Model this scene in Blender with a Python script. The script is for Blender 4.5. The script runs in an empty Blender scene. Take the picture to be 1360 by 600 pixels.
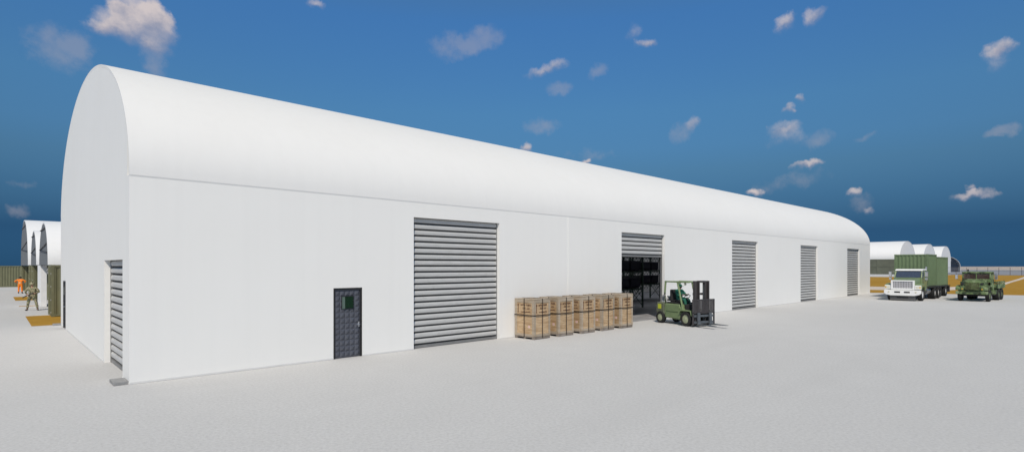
import bpy, bmesh, math, random
from mathutils import Vector, Matrix
random.seed(7)
S = bpy.context.scene
COL = S.collection
R = math.radians
PI = math.pi

# ------------------------------------------------------------------ camera
CAM = Vector((-2.335, -15.68, 2.8))
FPX, VPX = 729.0, 1452.0
A = math.atan((VPX - 680) / FPX)
FWD = Vector((math.cos(A), math.sin(A), 0)); RGT = Vector((math.sin(A), -math.cos(A), 0))
cd = bpy.data.cameras.new('camera'); cam = bpy.data.objects.new('camera', cd); COL.objects.link(cam)
cam.location = CAM; cam.rotation_euler = (PI/2, 0, -(PI/2 - A))
cd.sensor_width = 36; cd.lens = FPX/1360*36; cd.shift_y = 53.4/1360
cd.clip_start = .1; cd.clip_end = 9000
S.camera = cam

# ------------------------------------------------------------------ materials
def nodes(name):
    m = bpy.data.materials.new(name); m.use_nodes = True
    nt = m.node_tree; return m, nt, nt.nodes['Principled BSDF']
def N(nt, t, **kw):
    n = nt.nodes.new(t)
    for k, v in kw.items(): setattr(n, k, v)
    return n
def mixc(nt, fac, a, b, mode='MIX'):
    n = N(nt, 'ShaderNodeMix', data_type='RGBA', blend_type=mode)
    for sock, v in ((n.inputs[0], fac), (n.inputs[6], a), (n.inputs[7], b)):
        if hasattr(v, 'is_output'): nt.links.new(v, sock)
        elif isinstance(v, (int, float)): sock.default_value = v
        else: sock.default_value = (*v, 1)
    return n.outputs[2]
def noise(nt, scale, detail=4, rough=.55, vec=None, stretch=None, coord='Object'):
    n = N(nt, 'ShaderNodeTexNoise'); n.inputs['Scale'].default_value = scale
    n.inputs['Detail'].default_value = detail; n.inputs['Roughness'].default_value = rough
    tc = N(nt, 'ShaderNodeTexCoord'); src = tc.outputs[coord]
    if stretch:
        mp = N(nt, 'ShaderNodeMapping'); mp.inputs['Scale'].default_value = stretch
        nt.links.new(src, mp.inputs[0]); src = mp.outputs[0]
    nt.links.new(src, n.inputs['Vector']); return n.outputs['Fac']
def ramp(nt, src, stops, interp='LINEAR'):
    r = N(nt, 'ShaderNodeValToRGB'); r.color_ramp.interpolation = interp
    e = r.color_ramp.elements
    while len(e) < len(stops): e.new(.5)
    for i, (p, c) in enumerate(stops):
        e[i].position = p; e[i].color = (*c, 1) if len(c) == 3 else c
    nt.links.new(src, r.inputs[0]); return r.outputs[0]
def bump(nt, b, h, strength, dist=.02):
    n = N(nt, 'ShaderNodeBump'); n.inputs['Strength'].default_value = strength; n.inputs['Distance'].default_value = dist
    nt.links.new(h, n.inputs['Height']); nt.links.new(n.outputs[0], b.inputs['Normal'])
def mat(name, col, rough=.6, metal=0., var=.12, scale=3., stretch=None, bmp=0., bscale=40., spec=.5, coat=0.):
    m, nt, b = nodes(name)
    f = noise(nt, scale, 5, .6, stretch=stretch)
    lo = tuple(c*(1-var) for c in col); hi = tuple(min(1, c*(1+var)) for c in col)
    nt.links.new(ramp(nt, f, [(.3, lo), (.7, hi)]), b.inputs['Base Color'])
    b.inputs['Roughness'].default_value = rough; b.inputs['Metallic'].default_value = metal
    b.inputs['Specular IOR Level'].default_value = spec
    b.inputs['Coat Weight'].default_value = coat
    if bmp: bump(nt, b, noise(nt, bscale, 4), bmp)
    return m

M = {}
def clad(name, col):
    # painted sheet cladding: faint vertical rain streaks and grime of its own
    m, nt, b = nodes(name)
    st = noise(nt, 1.0, 5, .6, stretch=(3.2, 3.2, .12))
    bl = noise(nt, .35, 4, .55)
    c = mixc(nt, ramp(nt, st, [(.45, (0, 0, 0)), (.8, (.10, .10, .10))]), col, tuple(x*.80 for x in col))
    c = mixc(nt, ramp(nt, bl, [(.4, (0, 0, 0)), (.75, (.18, .18, .18))]), c, (col[0]*.9, col[1]*.89, col[2]*.87))
    nt.links.new(c, b.inputs['Base Color'])
    b.inputs['Roughness'].default_value = .55; b.inputs['Specular IOR Level'].default_value = .3
    bump(nt, b, noise(nt, 2.2, 3), .05, .03)
    return m
M['wall'] = clad('white_cladding', (.80, .795, .775))
M['roof'] = clad('white_roof_sheet', (.755, .75, .735))
M['fabric'] = clad('white_fabric', (.80, .80, .80))
def milky():
    m, nt, b = nodes('milky_fill_light_sheet'); b.inputs['Base Color'].default_value = (.7, .7, .7, 1)
    tl = N(nt, 'ShaderNodeBsdfTranslucent'); tl.inputs[0].default_value = (.9, .9, .92, 1)
    ms = N(nt, 'ShaderNodeMixShader'); ms.inputs[0].default_value = .85
    nt.links.new(b.outputs[0], ms.inputs[1]); nt.links.new(tl.outputs[0], ms.inputs[2]); nt.links.new(ms.outputs[0], nt.nodes['Material Output'].inputs[0]); return m
M['fill_light_panel'] = milky()  # translucent sheet for the added panels that brighten the hall
M['gable'] = clad('white_gable_cladding', (.73, .735, .745))
M['greyfab'] = mat('blue_grey_fabric', (.26, .32, .42), .8)
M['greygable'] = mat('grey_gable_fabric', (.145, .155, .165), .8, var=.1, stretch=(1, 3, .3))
M['trim'] = mat('trim_grey', (.34, .34, .35), .6, var=.1)
M['flash'] = mat('pale_grey_flashing', (.66, .66, .65), .5, var=.05)
M['block'] = mat('cast_concrete', (.27, .27, .27), .9, var=.2, scale=14, bmp=.3)
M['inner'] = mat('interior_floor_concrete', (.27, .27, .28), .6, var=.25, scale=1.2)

def steel():
    m, nt, b = nodes('galvanised_slat')
    s = noise(nt, 2.2, 6, .65, stretch=(.8, .8, 14)); d = noise(nt, 5, 6, .7, stretch=(1, 1, 2.5))
    c = mixc(nt, ramp(nt, s, [(.3, (0, 0, 0)), (.75, (1, 1, 1))]), (.45, .45, .44), (.60, .60, .595))
    c = mixc(nt, ramp(nt, d, [(.58, (0, 0, 0)), (.74, (.6, .6, .6))]), c, (.30, .285, .26))
    nt.links.new(c, b.inputs['Base Color']); b.inputs['Roughness'].default_value = .55
    b.inputs['Metallic'].default_value = .15
    return m
M['slat'] = steel()
M['groove'] = mat('slat_joint', (.055, .055, .056), .8)
M['rail'] = mat('guide_rail_steel', (.25, .25, .25), .5, .4)
M['black'] = mat('black_frame', (.014, .014, .015), .5)
M['door'] = mat('dark_pressed_metal', (.085, .091, .112), .42, .2, var=.2, scale=6)
M['chrome'] = mat('brushed_metal', (.62, .62, .63), .3, .9, var=.05)

def concrete():
    m, nt, b = nodes('pale_concrete_yard')
    big = noise(nt, .06, 5, .6); mid = noise(nt, .9, 6, .65); fine = noise(nt, 16, 5, .7)
    trail = noise(nt, .25, 5, .6, stretch=(.25, 1.6, 1))
    c = mixc(nt, ramp(nt, big, [(.3, (0, 0, 0)), (.7, (1, 1, 1))]), (.535, .532, .527), (.59, .587, .582))
    c = mixc(nt, ramp(nt, mid, [(.35, (0, 0, 0)), (.75, (.35, .35, .35))]), c, (.505, .50, .495))
    c = mixc(nt, ramp(nt, trail, [(.55, (0, 0, 0)), (.75, (.35, .35, .35))]), c, (.475, .472, .467))
    c = mixc(nt, ramp(nt, fine, [(.3, (.75, .75, .75)), (.6, (0, 0, 0))]), c, (.425, .422, .418))
    nt.links.new(c, b.inputs['Base Color']); b.inputs['Roughness'].default_value = .9
    b.inputs['Specular IOR Level'].default_value = .2
    bump(nt, b, noise(nt, 22, 5, .7), .55, .014)
    return m
M['concrete'] = concrete()
def sand(name, a, bcol, scale):
    m, nt, b = nodes(name)
    f = noise(nt, scale, 6, .65, stretch=(.35, 1, 1)); g = noise(nt, scale*14, 4, .7)
    c = mixc(nt, ramp(nt, f, [(.35, (0, 0, 0)), (.68, (1, 1, 1))]), a, bcol)
    c = mixc(nt, ramp(nt, g, [(.4, (.35, .35, .35)), (.6, (0, 0, 0))]), c, tuple(x*.7 for x in a))
    nt.links.new(c, b.inputs['Base Color']); b.inputs['Roughness'].default_value = .95
    b.inputs['Specular IOR Level'].default_value = .1
    bump(nt, b, noise(nt, 9, 5), .4, .03)
    return m
M['ochre'] = sand('ochre_sand', (.37, .205, .030), (.42, .245, .045), .12)
M['farsand'] = sand('pale_far_sand', (.50, .42, .36), (.56, .49, .43), .01)
M['yard'] = sand('grey_far_yard', (.24, .26, .30), (.30, .32, .35), .01)
M['path'] = sand('pale_dirt_road', (.58, .50, .42), (.64, .57, .50), .2)

M['olive'] = mat('olive_container_paint', (.150, .150, .083), .55, var=.12, scale=1.4)
M['oliveframe'] = mat('olive_container_frame', (.16, .16, .09), .55, var=.15, scale=2)
M['greyolive'] = mat('grey_olive_container_paint', (.118, .127, .092), .6, var=.15, scale=.6)
M['green'] = mat('field_green_container_paint', (.125, .178, .090), .5, var=.1, scale=1.2)
M['galv'] = mat('galvanised_rod', (.50, .50, .48), .4, .5)
M['wood'] = None
def woodmat(name, a, b2, rough=.75):
    m, nt, b = nodes(name)
    g = noise(nt, 3, 7, .7, stretch=(.9, .9, 13)); k = noise(nt, 1.7, 3, .5, stretch=(1, 1, 3.1))
    c = mixc(nt, ramp(nt, g, [(.32, (0, 0, 0)), (.7, (1, 1, 1))]), a, b2)
    c = mixc(nt, ramp(nt, k, [(.45, (0, 0, 0)), (.7, (.55, .55, .55))]), c, (a[0]*.8, a[1]*.68, a[2]*.55))
    oi = N(nt, 'ShaderNodeObjectInfo')
    c = mixc(nt, 1., c, ramp(nt, oi.outputs['Random'], [(0, (.80, .79, .78)), (.5, (.95, .94, .94)), (1, (1.08, 1.08, 1.1))]), 'MULTIPLY')
    sp = noise(nt, 6, 5, .7, stretch=(1, 1, 2)); c = mixc(nt, ramp(nt, sp, [(.56, (0, 0, 0)), (.72, (.6, .6, .6))]), c, (a[0]*.45, a[1]*.42, a[2]*.42))
    nt.links.new(c, b.inputs['Base Color']); b.inputs['Roughness'].default_value = rough
    bump(nt, b, g, .3, .006)
    return m
M['board'] = woodmat('crate_board', (.35, .225, .115), (.68, .52, .33))
M['frameboard'] = woodmat('crate_frame_board', (.36, .30, .225), (.47, .40, .31))
M['pallet'] = woodmat('weathered_pallet', (.22, .19, .16), (.34, .30, .26))
M['strap'] = mat('black_strap', (.022, .014, .011), .5)
M['ink'] = mat('dark_red_stencil_ink', (.065, .020, .010), .8)
M['sticker'] = mat('pale_pink_sticker', (.72, .58, .54), .6, var=.03)
M['red'] = mat('red_print', (.5, .12, .1), .6)

M['flgreen'] = mat('pale_green_forklift_paint', (.18, .245, .12), .45, var=.08, scale=2, coat=.15)
M['flgreen2'] = mat('pale_green_chassis_paint', (.165, .225, .11), .5, var=.1, scale=2)
M['mast'] = mat('dark_mast_steel', (.060, .055, .057), .5, .2, var=.2, scale=6)
M['carriage'] = mat('blue_grey_steel', (.11, .125, .14), .45, .3, var=.2, scale=6)
M['tyre'] = mat('tyre_rubber', (.013, .013, .013), .85, var=.25, scale=9)
M['hubgreen'] = mat('pale_green_hub', (.34, .37, .24), .5)
M['yellow'] = mat('yellow_label', (.55, .60, .05), .5)
M['vinyl'] = mat('black_vinyl', (.022, .021, .022), .6, bmp=.1)
M['cw'] = mat('weathered_counterweight', (.12, .135, .09), .6, var=.3, scale=5)
M['tank'] = mat('gas_bottle_paint', (.30, .31, .31), .45)
M['white'] = mat('white_enamel', (.78, .78, .77), .4, var=.04)
M['skin'] = mat('skin', (.47, .27, .18), .55, var=.08, scale=12)
M['hair'] = mat('dark_hair', (.02, .014, .010), .7, var=.3, scale=40)
M['teal'] = mat('dark_green_work_suit', (.006, .105, .070), .8, var=.25, scale=5)
M['teal2'] = mat('green_cap_cloth', (.012, .14, .09), .8)
M['boot'] = mat('black_boot_leather', (.016, .015, .014), .6)
M['orange'] = mat('orange_coverall', (.88, .22, .012), .7, var=.18, scale=7)
M['reflect'] = mat('pale_reflective_band', (.75, .68, .40), .4)
M['gun'] = mat('gun_metal', (.022, .022, .024), .45, .4)
M['eye'] = mat('eye_dark', (.02, .015, .012), .3)
M['lip'] = mat('lip', (.36, .13, .10), .5)
def camo(name, cols, scale):
    m, nt, b = nodes(name)
    f = noise(nt, scale, 3, .55); g = noise(nt, scale*1.7, 3, .6)
    c = ramp(nt, f, [(0, cols[0]), (.44, cols[1]), (.54, cols[2])], 'CONSTANT')
    c = mixc(nt, ramp(nt, g, [(0, (0, 0, 0)), (.60, (1, 1, 1))], 'CONSTANT'), c, cols[3])
    nt.links.new(c, b.inputs['Base Color']); b.inputs['Roughness'].default_value = .75
    return m
M['camo'] = camo('woodland_camouflage_cloth', [(.05, .058, .03), (.42, .37, .24), (.17, .185, .09), (.06, .038, .024)], 9)
M['truckcamo'] = camo('green_vehicle_camouflage', [(.034, .056, .024), (.13, .19, .075), (.22, .28, .15), (.046, .058, .028)], 1.7)
M['truckgreen'] = mat('truck_green_paint', (.17, .23, .11), .4, var=.08, coat=.3)
M['truckwhite'] = mat('truck_white_paint', (.80, .80, .79), .35, var=.03, coat=.3)
M['grille'] = mat('silver_grille', (.52, .51, .53), .4, .3, var=.1)
M['chassis'] = mat('chassis_black', (.020, .020, .021), .7, var=.3, scale=4)
M['underbumper_shade'] = mat('underbumper_shade_grey', (.10, .10, .10), .7)  # grey for the shade below the truck bumper
M['lamp'] = mat('headlamp_glass', (.62, .60, .48), .12, var=.04)
M['amber'] = mat('amber_lens', (.60, .38, .06), .25)
M['mirror'] = mat('mirror_glass', (.55, .56, .58), .08, .9, var=.03)
M['rust'] = mat('brown_grille_mesh', (.085, .082, .030), .7, var=.3, scale=20)
M['seatfab'] = mat('cab_seat_cloth', (.10, .085, .08), .9)
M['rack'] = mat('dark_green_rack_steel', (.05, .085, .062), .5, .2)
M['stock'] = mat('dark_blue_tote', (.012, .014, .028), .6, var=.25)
M['fencesteel'] = mat('fence_post_steel', (.10, .085, .09), .6, .2)
M['concwall'] = mat('white_render', (.76, .76, .76), .8, var=.05)
def glass(name, tint, alpha):
    m, nt, b = nodes(name)
    b.inputs['Base Color'].default_value = (*tint, 1); b.inputs['Roughness'].default_value = .04
    b.inputs['Specular IOR Level'].default_value = .8 if alpha < .9 else .2
    tr = N(nt, 'ShaderNodeBsdfTransparent'); mx = N(nt, 'ShaderNodeMixShader'); mx.inputs[0].default_value = alpha
    wob = noise(nt, 2.5, 2); bump(nt, b, wob, .04, .05)
    nt.links.new(tr.outputs[0], mx.inputs[1]); nt.links.new(b.outputs[0], mx.inputs[2])
    nt.links.new(mx.outputs[0], nt.nodes['Material Output'].inputs[0]); return m
M['glass'] = glass('blue_windscreen_glass', (.06, .08, .13), .8)
M['glass_brown_refl'] = glass('windscreen_brown_reflection', (.075, .05, .045), .8)  # reddish-brown reflection put into the glass tint
M['glass_green_refl'] = glass('door_glass_green_reflection', (.003, .022, .009), .97)  # green leaf reflections put into the pane colour
def chainlink():
    m, nt, b = nodes('chain_link_wire')
    b.inputs['Base Color'].default_value = (.32, .33, .35, 1); b.inputs['Roughness'].default_value = .5
    tc = N(nt, 'ShaderNodeTexCoord'); w = []
    for ang in (R(45), R(-45)):
        mp = N(nt, 'ShaderNodeMapping'); mp.inputs['Rotation'].default_value = (ang, 0, 0)
        wv = N(nt, 'ShaderNodeTexWave', bands_direction='Y'); wv.inputs['Scale'].default_value = 3.1
        nt.links.new(tc.outputs['Object'], mp.inputs[0]); nt.links.new(mp.outputs[0], wv.inputs[0]); w.append(wv.outputs['Fac'])
    mx = N(nt, 'ShaderNodeMath', operation='MAXIMUM'); nt.links.new(w[0], mx.inputs[0]); nt.links.new(w[1], mx.inputs[1])
    th = N(nt, 'ShaderNodeMath', operation='GREATER_THAN'); th.inputs[1].default_value = .965; nt.links.new(mx.outputs[0], th.inputs[0])
    tr = N(nt, 'ShaderNodeBsdfTransparent'); ms = N(nt, 'ShaderNodeMixShader')
    nt.links.new(th.outputs[0], ms.inputs[0]); nt.links.new(tr.outputs[0], ms.inputs[1]); nt.links.new(b.outputs[0], ms.inputs[2])
    nt.links.new(ms.outputs[0], nt.nodes['Material Output'].inputs[0]); return m
M['chain'] = chainlink()

# ------------------------------------------------------------------ mesh helpers
class MB:
    def __init__(s): s.v = []; s.f = []; s.mi = []; s.mats = []
    def _m(s, m):
        if m not in s.mats: s.mats.append(m)
        return s.mats.index(m)
    def poly(s, pts, faces, m=None, mtx=None):
        k = len(s.v); i = s._m(m) if m else 0
        for p in pts:
            p = Vector(p); s.v.append(mtx @ p if mtx else p)
        for f in faces: s.f.append([k+j for j in f]); s.mi.append(i)
        return s
    def box(s, x0, x1, y0, y1, z0, z1, m=None, mtx=None):
        P = [(x, y, z) for x in (x0, x1) for y in (y0, y1) for z in (z0, z1)]
        return s.poly(P, [(0, 1, 3, 2), (4, 6, 7, 5), (0, 4, 5, 1), (2, 3, 7, 6), (0, 2, 6, 4), (1, 5, 7, 3)], m, mtx)
    def prism(s, prof, a0, a1, axis='x', m=None):
        # prof: 2D outline in the other two axes, ngon caps
        def P(a, u, v): return {'x': (a, u, v), 'y': (u, a, v), 'z': (u, v, a)}[axis]
        n = len(prof)
        pts = [P(a0, *p) for p in prof] + [P(a1, *p) for p in prof]
        fs = [tuple(range(n))[::-1], tuple(range(n, 2*n))] + [(i, (i+1) % n, n+(i+1) % n, n+i) for i in range(n)]
        return s.poly(pts, fs, m)
    def tube(s, path, r, n=8, m=None, r2=None):
        path = [Vector(p) for p in path]; k = len(path); rings = []
        up0 = Vector((0, 0, 1))
        pts = []
        for i, p in enumerate(path):
            t = ((path[min(i+1, k-1)] - path[max(i-1, 0)])).normalized()
            u = t.cross(up0)
            if u.length < 1e-3: u = t.cross(Vector((1, 0, 0)))
            u.normalize(); w = t.cross(u)
            rr = r if r2 is None else r + (r2-r)*i/(k-1)
            for j in range(n):
                a = 2*PI*j/n; pts.append(p + u*math.cos(a)*rr + w*math.sin(a)*rr)
        fs = [(i*n+j, i*n+(j+1) % n, (i+1)*n+(j+1) % n, (i+1)*n+j) for i in range(k-1) for j in range(n)]
        fs += [tuple(range(n))[::-1], tuple(range((k-1)*n, k*n))]
        return s.poly(pts, fs, m)
    def lathe(s, prof, c, axis='y', n=28, m=None):
        # prof: list of (axial, radius)
        pts = []; k = len(prof)
        for a, r in prof:
            for j in range(n):
                t = 2*PI*j/n; u, w = r*math.cos(t), r*math.sin(t)
                p = {'x': (a, u, w), 'y': (u, a, w), 'z': (u, w, a)}[axis]
                pts.append(Vector(p) + Vector(c))
        fs = [(i*n+j, i*n+(j+1) % n, (i+1)*n+(j+1) % n, (i+1)*n+j) for i in range(k-1) for j in range(n)]
        fs += [tuple(range(n))[::-1], tuple(range((k-1)*n, k*n))]
        return s.poly(pts, fs, m)
    def ball(s, c, rx, ry, rz, n=14, k=9, m=None):
        pts = []; 
        for i in range(k+1):
            th = PI*i/k
            for j in range(n):
                ph = 2*PI*j/n
                pts.append((c[0]+rx*max(math.sin(th), .01)*math.cos(ph), c[1]+ry*max(math.sin(th), .01)*math.sin(ph), c[2]+rz*math.cos(th)))
        fs = [(i*n+j, (i+1)*n+j, (i+1)*n+(j+1) % n, i*n+(j+1) % n) for i in range(k) for j in range(n)]
        fs += [tuple(range(n)), tuple(range(k*n, k*n+n))[::-1]]
        return s.poly(pts, fs, m)
    def build(s, name, m=None, parent=None, bevel=0., smooth=0, loc=None):
        me = bpy.data.meshes.new(name)
        me.from_pydata([tuple(v) for v in s.v], [], s.f)
        mm = [x for x in s.mats]
        if m and not mm: mm = [m]
        for x in mm: me.materials.append(x)
        if mm and len(mm) > 1:
            for p, i in zip(me.polygons, s.mi): p.material_index = i
        bm = bmesh.new(); bm.from_mesh(me); bmesh.ops.recalc_face_normals(bm, faces=bm.faces); bm.to_mesh(me); bm.free()
        if smooth:
            for p in me.polygons: p.use_smooth = True
            me.set_sharp_from_angle(angle=R(smooth))
        o = bpy.data.objects.new(name, me); COL.objects.link(o)
        if parent: o.parent = parent
        if loc: o.location = loc
        if bevel:
            b = o.modifiers.new('bevel', 'BEVEL'); b.width = bevel; b.segments = 2; b.limit_method = 'ANGLE'; b.angle_limit = R(40)
        return o
def tag(o, label=None, cat=None, group=None, kind=None):
    if label: o['label'] = label
    if cat: o['category'] = cat
    if group: o['group'] = group
    if kind: o['kind'] = kind
    return o
def thing(name, loc, rz, label, cat, group=None):
    o = bpy.data.objects.new(name, None); COL.objects.link(o); o.empty_display_size = .3
    o.location = loc; o.rotation_euler = (0, 0, rz)
    return tag(o, label, cat, group)
def dup(o, loc=None, rz=None, label=None, parent=None, group=None):
    c = o.copy(); COL.objects.link(c)
    if parent: c.parent = parent
    if loc is not None: c.location = loc
    if rz is not None: c.rotation_euler = (0, 0, rz)
    if label: c['label'] = label
    if group: c['group'] = group
    for ch in list(o.children): dup(ch, parent=c)
    return c
def at(px, py, z=0):   # photo pixel on a horizontal plane -> metres (used once, for tracing ground shapes)
    d = FPX*(CAM.z-z)/(py-353.4); p = CAM + FWD*d + RGT*((px-680)/FPX*d); return (p.x, p.y)

# ------------------------------------------------------------------ ground
def sheet(name, pts, z, m, kind='structure'):
    b = MB(); b.poly([(x, y, z) for x, y in pts], [tuple(range(len(pts)))])
    o = b.build(name, m); tag(o, kind=kind); return o
g = 6000
sheet('ground', [(-g, -g), (g, -g), (g, g), (-g, g)], -.016, M['farsand'])
sheet('far_yard', [(60, -500), (560, -700), (560, 600), (60, 500)], -.012, M['yard'])
sheet('sand_field', [(40, -160), (228, -160), (228, 160), (40, 160)], -.008, M['ochre'])
sheet('yard', [(66, 130), (65.4, .3), (69.5, -10), (81, -40), (120, -150), (-160, -150), (-160, 130)], 0., M['concrete'])
road = [(73.3, 120), (73.0, 8), (74.2, 1.0), (79.5, -4.1), (88, -6.3), (105, -6.6), (127.8, -5.9), (160, -5.2), (227, -3.5), (227, -2.0), (160, -4.3), (131, -5.1), (118, -5.3), (103, -4.6), (91.4, -2.4), (86.5, 3.5), (85.8, 9), (86, 120)]
sheet('dirt_road', road, -.004, M['path'])
sheet('apron', [(168, 21.5), (227.5, 16), (227.5, 110), (168, 110)], -.003, M['concrete'])
for y0, y1 in ((18.35, 25.4), (35.6, 36.3), (44.5, 52.0)):
    sheet('sand_strip', [(-1.05, y0), (64, y0), (64, y1), (-1.05, y1)], .004, M['ochre'])

# ------------------------------------------------------------------ warehouse
L, W, EZ, TOP, T = 62.85, 18.2, 4.97, 9.37, .26
WH = thing('warehouse', (0, 0, 0), 0, 'long white warehouse with arched roof and a row of grey roller doors', 'warehouse')
DX = [7.93 + 11.84*i for i in range(5)]; DW, DH = 3.88, 4.45
pf = [(0, 0.002), (5.09, .002), (5.09, 2.14), (6.04, 2.14), (6.04, .002)]
for x in DX: pf += [(x, .002), (x, DH), (x+DW, DH), (x+DW, .002)]
pf += [(L, .002), (L, EZ), (0, EZ)]
def tri(o):
    bm = bmesh.new(); bm.from_mesh(o.data); bmesh.ops.triangulate(bm, faces=[f for f in bm.faces if len(f.verts) > 4]); bm.to_mesh(o.data); bm.free(); return o
tri(MB().prism(pf, 0, T, 'y').build('side_wall', M['wall'], WH))
MB().box(T, L-T, W-T, W, 0.002, EZ).build('side_wall', M['wall'], WH)
YC, HA, HB = W/2, W/2, TOP-EZ
def arc(a, b, n=64): return [(YC + a*math.cos(PI*i/n), EZ + b*math.sin(PI*i/n)) for i in range(n+1)]   # from far side to near side
gp = [(W, .002), *arc(HA-.06, HB-.06), (T, EZ)]
near = [(T, .002), (.93, .002), (.93, 2.97), (4.05, 2.97), (4.05, .002), (15.82, .002), (15.82, 2.14), (16.66, 2.14), (16.66, .002)]
GA = [(W, .002)] + [(W, EZ)] + [(max(T+.0, y), z) for y, z in arc(HA-.08, HB-.08)][1:-1] + [(T, EZ)] + near
tri(MB().prism(GA, 0, T, 'x').build('gable_wall', M['wall'], WH))
tri(MB().prism([(W, .002), (W, EZ)] + [(max(T, y), z) for y, z in arc(HA-.08, HB-.08)][1:-1] + [(T, EZ), (T, .002)], L-T, L, 'x').build('gable_wall', M['wall'], WH))
rb = MB()
o1, i1 = arc(HA+.007, HB+.007, 96), arc(HA-.078, HB-.078, 96)
xs = [.0] + [L/20*i for i in range(1, 20)] + [L]
pts = []; n = len(o1)
for x in xs: pts += [(x, *p) for p in o1] + [(x, *p) for p in i1]
fs = []
for k in range(len(xs)-1):
    a, c = k*2*n, (k+1)*2*n
    for i in range(n-1):
        if 0 < k < 19 and 8 <= i < 38: continue                       # openings added on the unseen far slope to let light in
        fs += [(a+i, a+i+1, c+i+1, c+i), (a+n+i, c+n+i, c+n+i+1, a+n+i+1)]
    fs += [(a, c, c+n, a+n), (a+n-1, a+2*n-1, c+2*n-1, c+n-1)]
for e in (0, (len(xs)-1)*2*n):
    fs += [(e+i, e+n+i, e+n+i+1, e+i+1) for i in range(n-1)]
rb.poly(pts, fs).build('roof', M['roof'], WH, smooth=30)
for k in range(1, 19):  # made-up translucent panels on the unseen slope, added to light the interior
    q = MB(); q.poly([(x, y, z-.03) for x in (xs[k]+.002, xs[k+1]-.002) for y, z in o1[8:39]], [(i, i+1, 31+i+1, 31+i) for i in range(30)])
    q.build('fill_light_panel', M['fill_light_panel'], WH, smooth=40)
MB().box(0, L, -.004, -.0005, EZ-.025, EZ-.002).build('eave_flashing', M['flash'], WH)
# thin grey base strip between the openings
bb = MB(); segs = [(0, 5.09), (6.04, DX[0])] + [(DX[i]+DW, DX[i+1] if i < 4 else L) for i in range(5)]
for a, c in segs: bb.box(a+.002, c-.002, -.012, -.0005, .004, .05)
for a, c in ((.002, .92), (4.06, 15.81), (16.67, W)): bb.box(-.012, -.0005, a, c, .004, .05)
bb.build('base_strip', M['flash'], WH)
MB().box(15.78, 15.80, -.006, -.0005, .06, EZ-.04).box(15.86, 15.88, -.006, -.0005, .06, EZ-.04).build('wall_joint', M['wall'], WH)
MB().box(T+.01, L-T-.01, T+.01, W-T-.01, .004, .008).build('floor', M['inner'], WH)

def shutter_mesh(w, z0, z1, pitch=.2095):
    b = MB(); nsl = round((z1-z0)/pitch); p = (z1-z0)/nsl
    for i in range(nsl):
        z = z0+i*p
        prof = [(0, z+.062), (-.016, z+.072), (-.026, z+.11), (-.024, z+p-.04), (-.010, z+p-.012), (0, z+p), (.06, z+p), (.06, z+.062)]
        b.prism(prof, 0, w, 'x', M['slat'])
        b.box(0, w, .034, .055, z, z+.062, M['groove'])
    return b
def shutter(loc, rz, w, z0, z1, h, parent):
    sh = shutter_mesh(w, z0, z1).build('roller_door', None, parent, loc=loc)
    sh.rotation_euler = (0, 0, rz)
    b = MB().box(.001, w-.001, -.02, .055, z0-.09, z0-.001); b.build('bottom_bar', M['rail'], sh, bevel=.008)
    for x0, x1 in ((-.030, -.002), (w+.002, w+.030)):
        MB().box(x0, x1, -.035, .065, .006, h-.004).build('guide_rail', M['rail'], sh, bevel=.006)
    MB().box(.01, w-.01, .095, .52, h-.50, h+.05).build('roll_housing', M['rail'], sh)
    return sh
for i, x in enumerate(DX):
    z0 = 3.36 if i == 1 else .10
    o = shutter((x+.032, .17, 0), 0, DW-.064, z0, DH-.02 if i != 1 else DH-.01, DH, WH)
    if i == 1: o['label'] = 'half raised grey roller door over the open bay'
o = shutter((.18, 4.05-.032, 0), -PI/2, 3.12-.064, .10, 2.95, 2.97, WH)
o['label'] = 'small grey roller door in the gable wall'

def pdoor(loc, rz, w, h, parent):
    d = MB()
    nx, nz, x0, z0 = 5, 12, .075, .03
    pw, ph = (w-.15)/nx, (h-.11)/nz
    d.box(.06, w-.06, .03, .07, .012, h-.06)
    for i in range(nx):
        for j in range(nz):
            a, c = x0+i*pw+.004, x0+(i+1)*pw-.004; e, f = z0+j*ph+.004, z0+(j+1)*ph-.004
            mx, mz = (a+c)/2, (e+f)/2
            d.poly([(a, .0295, e), (c, .0295, e), (c, .0295, f), (a, .0295, f), (mx-.02, -.004, mz-.02), (mx+.02, -.004, mz-.02), (mx+.02, -.004, mz+.02), (mx-.02, -.004, mz+.02)],
                   [(0, 1, 5, 4), (1, 2, 6, 5), (2, 3, 7, 6), (3, 0, 4, 7), (4, 5, 6, 7)])
    dr = d.build('door', M['door'], parent, loc=loc); dr.rotation_euler = (0, 0, rz)
    MB().box(0, .058, -.012, .08, .006, h-.003).box(w-.058, w, -.012, .08, .006, h-.003).box(.058, w-.058, -.012, .08, h-.058, h-.003).build('door_frame', M['black'], dr)
    g = MB().box(w*.30, w*.69, -.014, .0, h*.71, h*.872).build('window', M['glass_green_refl'], dr)
    MB().box(w*.29, w*.70, -.010, .028, h*.692, h*.70).box(w*.29, w*.70, -.010, .028, h*.875, h*.882).box(w*.285, w*.30, -.010, .028, h*.692, h*.882).box(w*.69, w*.705, -.010, .028, h*.692, h*.882).build('window_frame', M['black'], dr)
    MB().box(w*.302, w*.40, -.017, -.0145, h*.702, h*.873).build('window_blind', mat('green_grey_blind', (.085, .125, .105), .6), dr)
    MB().tube([(w-.10, .03, 1.0), (w-.10, -.05, 1.0), (w-.20, -.05, 1.0)], .012).box(w-.12, w-.08, .012, .03, .92, 1.08).build('handle', M['chrome'], dr, smooth=40)
    return dr
pdoor((5.09, .03, 0), 0, .95, 2.14, WH)
pd2 = pdoor((-.015, 16.66, 0), -PI/2, .84, 2.14, WH)
pd2.data = pd2.data.copy(); pd2.data.materials[0] = M['black']; pd2['label'] = 'plain black side door'

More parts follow.
